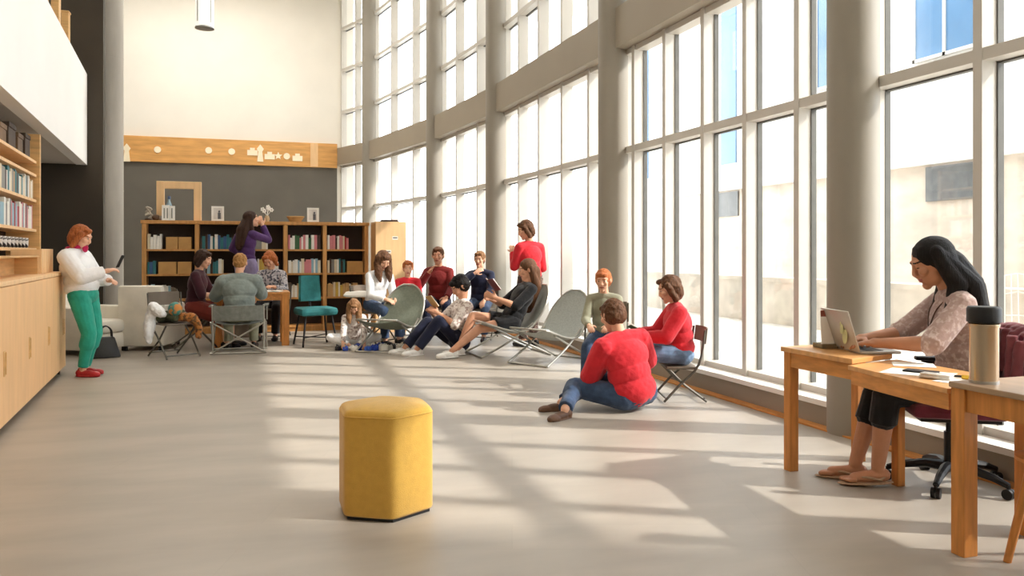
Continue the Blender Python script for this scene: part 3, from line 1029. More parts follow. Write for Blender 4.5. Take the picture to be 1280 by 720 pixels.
# ---------------------------------------------------------------- back bookcase
BX = [-1.524, -.760, -.092, .587, 1.212, 1.896]
BY = 13.6
BCASE = mat('bookcase_oak', (190, 138, 80), .45, .08, 2.5, (9, 2, 2), spec=.3)
BCASEV = mat('bookcase_oak_upright', (196, 144, 86), .45, .08, 2.5, (9, 9, 1.5), spec=.3)
BDARK = mat('bookcase_back', (58, 46, 38), .7, .05)
bc = thing('bookcase', 'long oak bookcase of five bays against the charcoal back wall', 'bookcase', (0, BY, 0))
b = MB(); b.box(BX[0] - .03, BX[-1] + .03, .29, .31, .05, 1.79); b.build('back_panel', BDARK, bc)
for x in BX:
    b = MB(); b.box(x - .032, x + .032, -.004, .29, 0, 1.74, bev=.003); b.build('upright', BCASEV, bc)
b = MB(); b.box(BX[0] - .05, BX[-1] + .05, -.012, .312, 1.741, 1.795, bev=.004); b.build('top_board', BCASE, bc)
SZ = (.10, .56, .955, 1.345)
for z in SZ:
    for x0, x1 in zip(BX, BX[1:]):
        b = MB(); b.box(x0 + .0325, x1 - .0325, .01, .289, z - .03, z); b.build('shelf_board', BCASE, bc)
b = MB(); b.box(BX[0] + .033, BX[-1] - .033, .03, .05, 0, .069); b.build('plinth', BCASE, bc)
SN = ['bottom shelf', 'lower shelf', 'middle shelf', 'upper shelf']
BN = ['first bay', 'second bay', 'third bay', 'fourth bay', 'last bay']
P1 = ['white', 'cream', 'teal', 'grey', 'light blue', 'dark brown', 'white']
P2 = ['teal', 'teal', 'white', 'blue', 'dark brown']
P3 = ['white', 'white', 'cream', 'pink', 'red', 'green', 'dark brown', 'white', 'light blue']
P4 = ['tan', 'cream', 'yellow', 'tan', 'white']
spec = {(0, 3): (P1, .35), (0, 2): (P2, .2), (0, 1): (P1, .5), (1, 3): (P2, .95), (1, 2): (P1, .6), (1, 1): (P3, .5), (2, 3): (['white', 'cream', 'grey'], .62),
        (2, 2): (P4, .9), (2, 1): (P1, .5), (3, 3): (P3, .96), (3, 2): (P3, .98), (3, 1): (P4, .8), (4, 3): (P3, .62), (4, 2): (P1, .5), (4, 1): (P4, .9)}
for (bay, sh), (pal, fill) in spec.items():
    x0, x1 = BX[bay] + .036, BX[bay + 1] - .036
    fill_shelf((x0, BY + .03, SZ[sh]), (1, 0), x1 - x0, pal, fill, .235, .026, .044, '%s of back bookcase, %s' % (SN[sh], BN[bay]), 'books in the back bookcase')
CARD = mat('cardboard', (190, 146, 88), .7, .06, 5)
def card_box(x, z, w, lab):
    t = thing('magazine_box', lab, 'box', (x, BY + .03, z), 0, 'cardboard magazine boxes')
    b = MB(); b.box(0, w, 0, .2, 0, .19, bev=.004); b.build('carton', CARD, t)
    b = MB(); b.box(w * .3, w * .7, -.003, -.0005, .07, .13); b.build('paper_label', PAPER if lab.startswith('label') else CARD, t)
card_box(-1.524 + .31, SZ[3], .17, 'tan cardboard box beside the books, upper shelf, first bay')
card_box(-1.524 + .49, SZ[3], .19, 'tan cardboard box against the right upright, upper shelf, first bay')
card_box(-1.524 + .20, SZ[2], .26, 'tan cardboard box right of the teal books, middle shelf, first bay')
card_box(-1.524 + .48, SZ[2], .2, 'tan cardboard box against the right upright, middle shelf, first bay')
card_box(1.896 - .32, SZ[2], .27, 'tan cardboard box at the end of the middle shelf, last bay')

# end unit whose pale side panel faces the hall
eu = thing('end_bookcase', 'pale wood end panel of a bookcase standing beside the long back bookcase', 'bookcase', (1.96, 13.0, 0))
b = MB(); b.box(0, .50, 0, .028, 0, 1.79, bev=.004); b.build('end_panel', OAKP, eu)
b = MB(); b.box(.0, .03, .0285, .55, 0, 1.76); b.build('back_panel', BCASEV, eu)
b = MB(); b.box(.03, .50, .5, .53, 0, 1.76); b.build('end_panel', OAKP, eu)
b = MB(); b.box(0, .50, .0285, .55, 1.761, 1.79); b.build('top_board', OAKP, eu)
for z in (.1, .5, .9, 1.3):
    b = MB(); b.box(.031, .48, .029, .499, z, z + .025); b.build('shelf_board', OAKP, eu)
for x, z, w, h, lab in ((.27, 1.5, .09, .055, 'small grey note on the pale end panel, upper one'), (.17, 1.28, .08, .05, 'small grey note on the pale end panel, lower one')):
    b = MB(); b.box(1.96 + x, 1.96 + x + w, 12.9965, 12.9995, z, z + h)
    b.mi = 1
    b.box(1.96 + x + .01, 1.96 + x + w - .01, 12.9955, 12.9964, z + h * .35, z + h * .75)
    tag(b.build('paper_note', [PAPER, mat('grey_ink', (120, 112, 104))]), lab, 'note', 'notes on the end panel')
b = MB(); b.box(2.06, 2.36, 13.1, 13.3, 1.7905, 1.81, bev=.004); b.box(2.08, 2.34, 13.11, 13.29, 1.8105, 1.828, bev=.003)
tag(b.build('closed_book', [BMATS['dark brown']]), 'dark book lying flat on top of the pale end panel unit', 'book')

# things along the top of the bookcase
ZT = 1.7955
fr = thing('oak_surround', 'large empty square oak frame standing on the back bookcase', 'frame', (-1.03, BY + .15, ZT))
w = .66; h = .62; e = .115
for nm, a in (('frame_side', (-w / 2, -w / 2 + e, 0, h)), ('frame_side', (w / 2 - e, w / 2, 0, h)), ('frame_rail', (-w / 2 + e, w / 2 - e, h - e, h))):
    b = MB(); b.box(a[0], a[1], -.04, .04, a[2], a[3], bev=.006); b.build(nm, OAKP, fr)
bt = thing('water_bottle', 'clear bottle with blue cap behind a white box on the back bookcase', 'bottle', (-1.17, BY + .05, ZT))
b = MB(); b.lathe([(.04, 0), (.045, .02), (.045, .24), (.02, .3), (.018, .33)], n=16); b.build('flask', mat('pale_blue_plastic', (150, 170, 178), .2), bt, True)
b = MB(); b.lathe([(.024, .331), (.024, .37), (.018, .38)], n=16); b.build('cap', mat('blue_cap', (70, 90, 120), .4), bt, True)
b = MB(); b.box(-1.27, -1.16, BY - .005, BY + .004, ZT, ZT + .235); b.box(-1.155, -1.08, BY - .003, BY + .006, ZT, ZT + .225)
b.mi = 1
for x in (-1.245, -1.20, -1.135):
    b.box(x, x + .02, BY - .0065, BY - .0052, ZT + .03, ZT + .19)
tag(b.build('display_card', [PAPER, mat('card_ink', (150, 150, 140))]), 'white folded display card in front of the square oak frame', 'card')
sc_ = thing('twig_sculpture', 'small pale knotted sculpture at the left end of the bookcase top', 'sculpture', (-1.47, BY + .1, ZT))
STONE = mat('pale_stone_piece', (176, 166, 150), .8, .15, 20)
b = MB(); b.lathe([(.05, 0), (.055, .02), (.03, .03)], n=14); b.build('stand', mat('brown_stand', (74, 52, 38)), sc_, True)
b = MB(); b.tube(smoothstep_path([(0, 0, .03), (.05, 0, .08), (-.04, .01, .13), (.04, 0, .17), (-.03, 0, .2), (.02, 0, .11), (-.05, 0, .08)], 5), .018, 8); b.build('knot', STONE, sc_, True)
for x, s, lab in ((-1.36, 1.0, 'dark brown round stone on the bookcase top by the knotted sculpture'), (-1.285, .8, 'grey round stone on the bookcase top by the white display card')):
    b = MB(); b.ball((0, 0, .045 * s), (.06 * s, .045 * s, .046 * s), 3)
    o = tag(b.build('stone_ornament', mat('brown_stone', (96, 72, 54), .7, .15, 14) if s == 1 else STONE, None, 'all'), lab, 'stone', 'stones on the bookcase top'); o.location = (x, BY + .08, ZT)
def photo_frame(x, lab):
    t = thing('framed_picture', lab, 'picture', (x, BY + .1, ZT + .002), 0, 'white picture frames on the bookcase')
    b = MB()
    w, h = .19, .235
    b.box(-w / 2, -w / 2 + .03, -.01, .01, 0, h); b.box(w / 2 - .03, w / 2, -.01, .01, 0, h); b.box(-w / 2 + .03, w / 2 - .03, -.01, .01, 0, .03); b.box(-w / 2 + .03, w / 2 - .03, -.01, .01, h - .03, h)
    b.build('frame', PAPER, t)
    b = MB(); b.box(-w / 2 + .03, w / 2 - .03, -.002, .006, .03, h - .03)
    b.mi = 1
    b.box(.0, .045, -.004, -.0025, .03, .13); b.ball((.022, -.003, .15), (.018, .002, .022), 1)
    b.build('picture', [mat('picture_ground', (214, 208, 200)), mat('picture_figure', (92, 92, 96))], t)
    b = MB(); b.hexa([(-.02, .011, 0), (.02, .011, 0), (.02, .09, 0), (-.02, .09, 0), (-.02, .011, .15), (.02, .011, .15), (.02, .02, .15), (-.02, .02, .15)]); b.build('easel', PAPER, t)
photo_frame(-.455, 'white framed small picture on the bookcase between oak frame and purple-topped woman')
photo_frame(1.03, 'white framed small picture on the bookcase right of the woven basket')
vs = thing('flower_vase', 'small vase of white paper flowers on the bookcase beside standing woman', 'vase', (.30, BY + .1, ZT))
b = MB(); b.lathe([(.03, 0), (.045, .04), (.03, .09), (.025, .1)], n=16); b.build('vase', mat('tan_ceramic', (186, 160, 124)), vs, True)
b = MB()
for a, r, z in ((0, .07, .19), (1.3, .05, .22), (2.6, .08, .2), (3.9, .06, .17), (5.1, .075, .215), (.6, .02, .24)):
    c = V((r * math.cos(a), r * .5 * math.sin(a), z))
    b.rod((0, 0, .09), c, .004, n=6)
    for k in range(5):
        b.ball(c + V((.022 * math.cos(k * 1.257), -.005, .022 * math.sin(k * 1.257))), (.016, .008, .016), 1)
b.build('flowers', PAPER, vs, True)
bk = thing('woven_basket', 'low tan woven basket on the bookcase top', 'basket', (.75, BY + .12, ZT))
b = MB()
for i in range(5):
    rr = .085 + .012 * i
    b.tube([(rr * math.cos(t * PI / 10), rr * .7 * math.sin(t * PI / 10), .012 + .018 * i) for t in range(20)], .011, 6, True)
b.build('woven_side', CARD, bk, True)
b = MB(); b.lathe([(.075, 0), (.085, .008)], n=20); b.build('bottom', CARD, bk)

# cream shapes modelled in place of light glints on the wood band
GLINT = mat('cream_glint', (250, 236, 206), .5, .02)
def glint(x, z, kind, lab):
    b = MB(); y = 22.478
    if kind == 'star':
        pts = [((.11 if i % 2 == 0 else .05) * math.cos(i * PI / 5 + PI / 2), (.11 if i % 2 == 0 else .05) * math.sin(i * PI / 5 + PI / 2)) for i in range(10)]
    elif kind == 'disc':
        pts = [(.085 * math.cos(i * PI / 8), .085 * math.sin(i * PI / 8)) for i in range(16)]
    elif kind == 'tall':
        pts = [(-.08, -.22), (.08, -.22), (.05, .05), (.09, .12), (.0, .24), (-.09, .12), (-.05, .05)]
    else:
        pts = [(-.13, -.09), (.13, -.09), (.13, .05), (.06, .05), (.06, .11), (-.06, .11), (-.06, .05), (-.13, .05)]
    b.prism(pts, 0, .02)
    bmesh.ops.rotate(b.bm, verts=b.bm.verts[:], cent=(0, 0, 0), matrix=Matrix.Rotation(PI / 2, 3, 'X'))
    o = tag(b.build('wall_glint', GLINT), lab, 'glint', 'cream glint shapes on the wood band'); o.location = (x, y, z)
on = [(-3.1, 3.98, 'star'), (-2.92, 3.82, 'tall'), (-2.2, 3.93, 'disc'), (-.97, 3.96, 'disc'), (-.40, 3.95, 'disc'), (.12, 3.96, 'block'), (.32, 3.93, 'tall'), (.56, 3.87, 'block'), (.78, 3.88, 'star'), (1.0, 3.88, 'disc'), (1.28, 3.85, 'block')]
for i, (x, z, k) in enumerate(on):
    glint(x, z, k, 'cream %s glint shape on the wood band, %s from the concrete column' % ({'star': 'star', 'disc': 'round', 'tall': 'upright', 'block': 'stepped'}[k], ORD[i]))
b = MB(); b.box(1.62, 1.82, 22.46, 22.4795, 3.62, 4.26); tag(b.build('wall_panel', OAKP), 'pale upright plank on the wood band near the glazing', 'panel')

# ---------------------------------------------------------------- counter and shelves at the left
RZ = math.atan(A)
ct = thing('counter', 'long pale oak service counter along the left side', 'counter', (-1.87, 9.77, 0), RZ)
b = MB(); b.box(-.36, -.022, -7.2, 0, .075, 1.055); b.build('body', OAKP, ct)
b = MB(); b.box(-.36, .004, -7.22, .012, 1.0555, 1.09, bev=.004); b.build('worktop', OAKP, ct)
b = MB(); b.box(-.33, -.09, -7.1, -.06, .0, .0745); b.build('plinth', mat('dark_plinth', (74, 62, 48)), ct)
FP = mat('counter_front', (238, 192, 140), .45, .03, 1.6, (6, 6, 1), spec=.3)
for k in range(7):
    y1 = -.01 - k * 1.02
    b = MB(); b.box(-.0215, 0, y1 - 1.017, y1, .075, 1.05, bev=.001); d = b.build('front_panel', FP, ct)
    yy = y1 - .16 - .03
    b = MB()
    b.box(.0005, .004, yy - .028, yy + .028, .42, .60); b.box(.0041, .010, yy + .016, yy + .026, .43, .59)
    b.build('finger_pull', OAK, d)
for y in (-.1, -7):
    b = MB(); b.box(-.08, -.04, y - .05, y, 0, .0745); b.build('foot', mat('dark_plinth', (74, 62, 48)), ct)
# organiser on the counter
og = thing('desk_organiser', 'slatted pale wood organiser standing on the far end of the counter', 'organiser', (-1.87, 9.77, 1.0905), RZ)
b = MB(); b.box(-.345, -.10, -1.0, -.985, 0, .235); b.box(-.345, -.10, -.245, -.23, 0, .235); b.box(-.345, -.10, -.984, -.246, 0, .012); b.build('box', OAKP, og)
for k in range(9):
    b = MB(); b.box(-.099, -.088, -.985 + k * .084, -.985 + k * .084 + .07, 0, .24, bev=.003); b.build('slat', OAKP, og)
# counter hutch (low warm wood board behind)
bo = MB(); bo.box(-.352, -.30, -7.0, -1.05, 0, .16, bev=.004); bo.box(-.352, -.10, -7.0, -1.05, .1605, .175, bev=.003); bo.box(-.34, -.11, -7.0, -6.97, 0, .16); bo.box(-.34, -.11, -1.08, -1.05, 0, .16); bo.box(-.34, -.11, -4.0, -3.97, 0, .16)
hu = bo.build('counter_riser', OAK); hu.location = (-1.87, 9.77, 1.0905); hu.rotation_euler = (0, 0, RZ)
tag(hu, 'low oak riser shelf lying along the back of the counter', 'shelf')

ls = thing('tall_shelf', 'tall oak book shelf behind the counter under the gallery', 'bookcase', (-2.285, 10.6, 0), RZ)
LL = 4.6
b = MB(); b.box(-.36, .0, -.075, 0, 0, 2.66, bev=.004); b.build('end_panel', OAK, ls)
b = MB(); b.box(-.34, -.03, -LL, -LL + .06, 0, 2.66); b.build('end_panel', OAK, ls)
b = MB(); b.box(-.36, -.34, -LL, -.076, 0, 2.5); b.build('back_panel', BDARK, ls)
LZ = (1.345, 1.56, 1.90, 2.19, 2.345)
for z in LZ:
    b = MB(); b.box(-.339, -.035, -LL + .061, -.076, z - .03, z); b.build('shelf_board', OAKP, ls)
for yy in (-.11, -2.3):
    b = MB(); b.box(-.1, -.035, yy - .02, yy + .02, 0, 1.314); b.build('upright', OAK, ls)
def lpt(x, y, z):
    c, s = math.cos(RZ), math.sin(RZ)
    return (-2.285 + x * c - y * s, 10.6 + x * s + y * c, z)
# books face +x : run from the near end towards the far end, seen spine first
def fill_left(z, y0, y1, pal, hmax, where):
    o = lpt(-.06, y0, z)
    dirn = (-math.sin(RZ), math.cos(RZ))
    fill_shelf(o, dirn, y1 - y0, pal, 1.0, hmax, .05, .085, where, 'books on the tall left shelf', .2)
fill_left(LZ[2], -2.6, -.14, ['white', 'cream', 'white', 'grey', 'teal', 'dark brown', 'cream', 'tan'], .25, 'upper book row of tall shelf behind counter')
fill_left(LZ[1], -2.6, -.14, ['white', 'white', 'red', 'pink', 'light blue', 'white', 'grey'], .27, 'lower book row of tall shelf behind counter')
MUG = mat('patterned_mug', (226, 224, 220), .3, .0, 26.0, col2=(30, 32, 40), ramp=(.5, .56))
for i in range(11):
    y = -2.35 + i * .2
    t = thing('mug', 'black and white patterned mug, %s along the row on the tall shelf' % ORD[i], 'mug', lpt(-.12, y, LZ[0] + .001), RZ, 'patterned mugs on the tall shelf')
    b = MB(); b.lathe([(.036, 0), (.045, .01), (.05, .11), (.046, .11), (.04, .02)], n=18); b.build('cup', MUG, t, True)
    b = MB(); b.tube([(.0, -.046, .09), (0, -.075, .085), (0, -.08, .055), (0, -.07, .03), (0, -.043, .025)], .007, 6); b.build('handle', MUG, t, True)
for i, (y, w, h, c) in enumerate(((-2.2, .34, .24, (88, 70, 52)), (-1.75, .3, .19, (120, 92, 64)), (-1.3, .36, .25, (74, 58, 46)), (-.85, .28, .21, (104, 82, 60)), (-.42, .3, .26, (70, 54, 40)))):
    t = thing('storage_box', 'brown storage box on top of the tall shelf, %s towards the end panel' % ORD[i], 'box', lpt(-.2, y, LZ[4] + .001), RZ, 'storage boxes on the tall shelf')
    m = mat('storage_brown_%d' % i, c, .7, .08)
    b = MB(); b.box(-.13, .13, -w / 2, w / 2, 0, h - .05, bev=.006); b.build('carton', m, t)
    b = MB(); b.box(-.137, .137, -w / 2 - .006, w / 2 + .006, h - .049, h, bev=.006); b.build('lid', m, t)

# ---------------------------------------------------------------- pouf
YEL = mat('yellow_wool', (208, 164, 74), .85, .02, 30, bump=.25, bscale=260, sheen=.3, spec=.2)
pf = thing('hexagonal_pouf', 'mustard yellow hexagonal pouf alone on the open floor', 'pouf', (.665, 4.08, 0))
def hexa_ring(r, rot):
    return [(r * math.cos(rot + i * PI / 3), r * math.sin(rot + i * PI / 3)) for i in range(6)]
view = math.atan2(-4.10, -.685)              # towards the camera
rot = view - math.radians(21) + PI / 6
b = MB(); b.prism(hexa_ring(.235, rot), 0, .018); b.build('base', BLACK, pf)
bm = bmesh.new()
prev = None
levels = [(.250, .0185), (.256, .03), (.256, .20), (.2555, .34), (.256, .485), (.253, .507), (.243, .522), (.225, .531), (.15, .545), (.07, .551)]
rings = []
def hex_point(r, a, rnd=.05):
    # hexagon with softened corners
    k = (a % (PI / 3)) - PI / 6
    rr = r * math.cos(PI / 6) / math.cos(k)
    edge = abs(k) / (PI / 6)
    return rr * (1 - rnd * max(0, edge - .82) / .18 * .6)
N = 96
for r, z in levels:
    rings.append([bm.verts.new((hex_point(r, 2 * PI * i / N) * math.cos(2 * PI * i / N + rot), hex_point(r, 2 * PI * i / N) * math.sin(2 * PI * i / N + rot), z)) for i in range(N)])
for Aa, Bb in zip(rings, rings[1:]):
    for i in range(N):
        j = (i + 1) % N
        bm.faces.new([Aa[i], Aa[j], Bb[j], Bb[i]])
bm.faces.new(list(reversed(rings[0]))); bm.faces.new(rings[-1])
mb = MB(); mb.bm.free(); mb.bm = bm
mb.build('cushion', YEL, pf, 'all')
b = MB()
b.tube([(hex_point(.2545, 2 * PI * i / N) * math.cos(2 * PI * i / N + rot), hex_point(.2545, 2 * PI * i / N) * math.sin(2 * PI * i / N + rot), .500) for i in range(N)], .0035, 6, True)
b.build('piping', YEL, pf, True)

# ---------------------------------------------------------------- pendant lamp
pl = thing('pendant_lamp', 'tall clear glass pendant lamp hanging high before the white wall', 'lamp', (-.66, 13.9, 4.94))
b = MB(); b.rod((0, 0, .80), (0, 0, ZTOP - 4.94 - .001), .006, n=8); b.build('cable', STEEL, pl)
b = MB(); b.lathe([(.135, 0), (.14, .0), (.14, .78), (.135, .78)], n=28); b.build('glass_shade', emit_mat('lamp_glass', (240, 238, 228), .8), pl, True)
b = MB(); b.lathe([(.05, .781), (.142, .785), (.142, .80), (.03, .83)], n=28); b.build('cap', STEEL, pl, True)
b = MB(); b.rod((-.1, -.142, .05), (-.1, -.142, .5), .01); b.rod((.1, -.10, .05), (.1, -.10, .7), .008); b.build('rod', STEEL, pl)
b = MB()
b.lathe([(.10, -.035), (.15, -.03), (.15, -.015), (.12, -.001)], n=28); b.build('bottom_ring', STEEL, pl, True)

# ---------------------------------------------------------------- armchairs, bag
CREAM = mat('cream_leather', (232, 226, 212), .5, .04, 4, bump=.12, bscale=14, spec=.4)
def armchair(loc, rz, lab, w=.78):
    t = thing('armchair', lab, 'armchair', loc, rz, 'cream block armchairs')
    b = MB(); b.box(-w / 2 + .14, w / 2 - .14, -.30, .40, .06, .26, bev=.03); b.build('base', CREAM, t, True)
    b = MB(); b.box(-w / 2 + .145, w / 2 - .145, -.28, .42, .262, .43, bev=.05); b.build('seat_cushion', CREAM, t, True)
    for s in (-1, 1):
        b = MB(); x = s * (w / 2 - .07); b.box(x - .068, x + .068, -.40, .40, .06, .60, bev=.04); b.build('arm', CREAM, t, True)
    b = MB(); b.hexa([(-w / 2 + .002, -.44, .06), (w / 2 - .002, -.44, .06), (w / 2 - .002, -.31, .06), (-w / 2 + .002, -.31, .06),
                      (-w / 2 + .02, -.5, .86), (w / 2 - .02, -.5, .86), (w / 2 - .02, -.36, .86), (-w / 2 + .02, -.36, .86)], bev=.035); b.build('backrest', CREAM, t, True)
    for x in (-1, 1):
        for y in (-.36, .32):
            b = MB(); b.rod((x * (w / 2 - .08), y, 0), (x * (w / 2 - .08), y, .062), .022); b.build('leg', BLACK, t)
armchair((-1.98, 11.62, 0), face_rz(.9, -.55), 'cream block armchair behind the black handbag', .72)
armchair((-1.22, 11.95, 0), face_rz(.25, .97), 'cream block armchair turned away beside the concrete column', .6)
hb = thing('handbag', 'black leather handbag on the floor before the cream armchair', 'handbag', (-1.66, 10.95, 0), face_rz(.3, -.9))
LEA = mat('black_leather', (26, 24, 24), .35, .15, 8, bump=.2, bscale=30, spec=.5)
b = MB(); b.hexa([(-.17, -.08, 0), (.17, -.08, 0), (.17, .08, 0), (-.17, .08, 0), (-.10, -.03, .26), (.10, -.03, .26), (.10, .03, .26), (-.10, .03, .26)], bev=.025); b.build('body', LEA, hb, True)
for y in (-.035, .035):
    b = MB(); b.tube(smoothstep_path([(-.07, y, .24), (-.06, y, .34), (0, y * .5, .39), (.06, y, .34), (.07, y, .24)], 4), .008, 8); b.build('handle', LEA, hb, True)
b = MB(); b.box(-.02, .02, -.075, -.066, .13, .17); b.build('clasp', STEEL, hb)

# ---------------------------------------------------------------- chairs
SLING = mat('grey_sling_mesh', (170, 175, 171), .6, .06, 60, bump=.2, bscale=200)
SLINGG = mat('green_grey_sling', (128, 136, 122), .6, .06, 40, bump=.2, bscale=120)
LTUBE = mat('light_steel_tube', (176, 174, 166), .3, .05, metal=.7)
def lounge_chair(loc, rz, lab, fab, s=1.0):
    """sling lounge chair; the sitter looks along +Y"""
    t = thing('lounge_chair', lab, 'lounge chair', loc, rz, 'sling lounge chairs')
    prof = [(.46, .45), (.32, .40), (.14, .345), (-.03, .32), (-.17, .36), (-.31, .51), (-.43, .71), (-.51, .89)]
    prof = [(y * s, z * s) for y, z in prof]
    path = smoothstep_path([(0, y, z) for y, z in prof], 4)
    n = len(path)
    grid = []
    for i, p in enumerate(path):
        f = i / (n - 1)
        wdt = (.30 + .03 * math.sin(f * PI)) * (1 if f < .75 else 1 - .75 * ((f - .75) / .25) ** 2.2)
        wdt *= s
        row = []
        for k in range(11):
            u = -1 + 2 * k / 10
            dip = .045 * (1 - u * u)
            row.append((u * wdt, p.y - dip * .3, p.z - dip * (1 if f < .6 else .4)))
        grid.append(row)
    b = MB(); b.sheet(grid, .006); b.build('sling_seat', fab, t, True)
    b = MB()
    left = [V(g[0]) for g in grid]; right = [V(g[-1]) for g in grid]
    b.tube(left + list(reversed(right)), .013, 8, True); b.build('side_rail', LTUBE, t, True)
    for sx in (-1, 1):
        x = sx * .30 * s
        b = MB(); b.tube(smoothstep_path([(x * .98, -.22 * s, .42 * s), (x * 1.02, .1 * s, .2 * s), (x * 1.05, .48 * s, .013)], 4), .013, 8); b.build('front_leg', LTUBE, t, True)
        b = MB(); b.tube(smoothstep_path([(x * .98, .3 * s, .37 * s), (x * 1.02, -.05 * s, .2 * s), (x * 1.05, -.46 * s, .013)], 4), .013, 8); b.build('rear_leg', LTUBE, t, True)
    for y in (.48, -.46):
        b = MB(); b.rod((-.315 * s, y * s, .014), (.315 * s, y * s, .014), .012); b.build('floor_bar', LTUBE, t, True)
    return t

def tube_chair(loc, rz, lab, seatm, sz=.45, bh=.82, name='folding_chair', group='metal folding chairs', w=.40):
    """folding chair with crossed tube legs, sitter looks along +Y"""
    t = thing(name, lab, 'chair', loc, rz, group)
    k = sz / .45
    b = MB(); b.box(-w / 2, w / 2, -.19 * k, .2 * k, sz - .022, sz, bev=.009); b.build('seat', seatm, t, True)
    g = []
    for i in range(5):
        z = bh - .17 * (bh / .82) + i * .17 * (bh / .82) / 4
        g.append([(w / 2 * u, -.24 * k - .035 * (1 - u * u) - (z - sz) * .12, z) for u in [x / 5 - 1 for x in range(11)]])
    b = MB(); b.sheet(g, .012); b.build('backrest', seatm, t, True)
    for s in (-1, 1):
        x = s * (w / 2 + .012)
        b = MB(); b.tube(smoothstep_path([(x, -.27 * k, bh - .01), (x, -.19 * k, sz + .02), (x, .05 * k, sz * .5), (x, .24 * k, .012)], 4), .011, 8); b.build('front_leg', TUBE, t, True)
        b = MB(); b.tube([(x - s * .024, .16 * k, sz - .03), (x - s * .024, -.02 * k, sz * .5), (x - s * .024, -.30 * k, .012)], .011, 8); b.build('rear_leg', TUBE, t, True)
    b = MB(); b.rod((-w / 2, .20 * k, sz * .1), (w / 2, .20 * k, sz * .1), .008); b.rod((-w / 2, -.26 * k, sz * .13), (w / 2, -.26 * k, sz * .13), .008); b.build('stretcher', TUBE, t, True)
    return t

BRN = mat('taupe_seat', (110, 98, 84), .5, .05)
lounge_chair((3.42, 8.9, 0), face_rz(-.86, -.5), 'empty grey sling lounge chair nearest the glazing', SLING, .93)
lounge_chair((3.16, 9.75, 0), face_rz(-.99, -.05), 'grey sling lounge chair under the reclining woman in black', SLING, .98)
lounge_chair((1.84, 10.72, 0), face_rz(-.6, -.8), 'green grey sling lounge chair near the pale end panel', SLINGG, .95)
tube_chair((3.62, 6.30, 0), face_rz(-.95, .31), 'small folding chair under the girl in red', BRN, .31, .64)
tube_chair((3.32, 7.2, 0), face_rz(-.5, -.85), 'folding chair behind the boy in red on the floor', BRN, .40, .80)
tube_chair((3.32, 11.6, 0), face_rz(-.5, -.85), 'folding chair under the person in navy by the columns', BRN)
tube_chair((2.78, 12.05, 0), face_rz(-.3, -.95), 'folding chair under the man in dark red shirt', BRN)
tube_chair((2.24, 11.72, 0), face_rz(-.1, -.99), 'folding chair under the red-haired child by the man in dark red', BRN, .40, .78, w=.36)
tube_chair((1.72, 11.55, 0), face_rz(.6, -.75), 'folding chair under the woman bending before the end panel', BRN)
tube_chair((-.66, 11.75, 0), face_rz(.98, .15), 'folding chair under the dark-haired person in maroon', BRN)
tube_chair((.36, 12.72, 0), face_rz(-.3, -.95), 'folding chair behind the wooden reading table', BRN)
tube_chair((-.86, 10.75, 0), face_rz(.5, -.8), 'folding chair heaped with clothes before the dark-haired person', BRN, .43, .8)
# camp chair
CAMP = mat('grey_canvas', (126, 130, 124), .75, .08, 20, bump=.2, bscale=60)
def camp_chair(loc, rz, lab):
    t = thing('camp_chair', lab, 'chair', loc, rz)
    b = MB()
    b.sheet([[(.29 * u, -.20 + .42 * v, .40 - .03 * (1 - u * u)) for u in (-1, -.5, 0, .5, 1)] for v in (0, .25, .5, .75, 1)], .008); b.build('canvas_seat', CAMP, t, True)
    b = MB()
    b.sheet([[(.31 * u, -.24 - .05 * v - .05 * (1 - u * u), .43 + .19 * v) for u in (-1, -.5, 0, .5, 1)] for v in (0, .33, .66, 1)], .008); b.build('canvas_back', CAMP, t, True)
    for s in (-1, 1):
        b = MB(); b.tube([(s * .31, -.29, .63), (s * .31, -.23, .42), (s * .31, -.22, .03)], .011); b.build('back_post', LTUBE, t, True)
        b = MB(); b.rod((s * .31, -.24, .03), (s * .31, .22, .40), .01); b.build('cross_leg', LTUBE, t, True)
        b = MB(); b.rod((s * .335, .25, .03), (s * .335, -.21, .41), .01); b.build('cross_leg', LTUBE, t, True)
        b = MB(); b.rod((s * .31, -.255, .03), (-s * .31, -.275 + s * .014, .40), .01); b.build('rear_cross_bar', LTUBE, t, True)
        b = MB(); b.box(s * .33 - .03, s * .33 + .03, -.22, .22, .60, .62, bev=.005); b.build('armrest', CAMP, t, True)
        b = MB(); b.rod((s * .335, .2, .40), (s * .335, .2, .60), .01); b.build('arm_post', LTUBE, t, True)
    for y in (-.24, .24):
        b = MB(); b.rod((-.34, y, .016), (.34, y, .016), .014); b.build('floor_bar', LTUBE, t, True)
camp_chair((-.10, 11.05, 0), face_rz(.05, 1), 'grey canvas camp chair under the blonde person seen from behind')

# teal chair
TEAL = mat('teal_fabric', (44, 116, 118), .75, .08, 14, bump=.15, bscale=70)
tc_ = thing('desk_chair', 'teal upholstered swivel chair with black wire legs by the table', 'chair', (.90, 11.55, 0), face_rz(.2, -.95))
b = MB(); b.box(-.26, .26, -.22, .24, .42, .53, bev=.045); b.build('seat', TEAL, tc_, True)
g = [[(.155 * u * (1 - .1 * v), -.24 - .05 * v - .03 * (1 - u * u), .60 + .36 * v) for u in (-1, -.5, 0, .5, 1)] for v in (0, .25, .5, .75, 1)]
b = MB(); b.sheet(g, .06); b.build('backrest', TEAL, tc_, True)
b = MB(); b.tube([(0, -.15, .45), (0, -.27, .48), (0, -.29, .66)], .02); b.build('back_bar', BLACK, tc_, True)
for sx in (-1, 1):
    for sy in (-1, 1):
        b = MB(); b.rod((sx * .18, sy * .16, .425), (sx * .24, sy * .24, 0), .014); b.build('leg', BLACK, tc_, True)
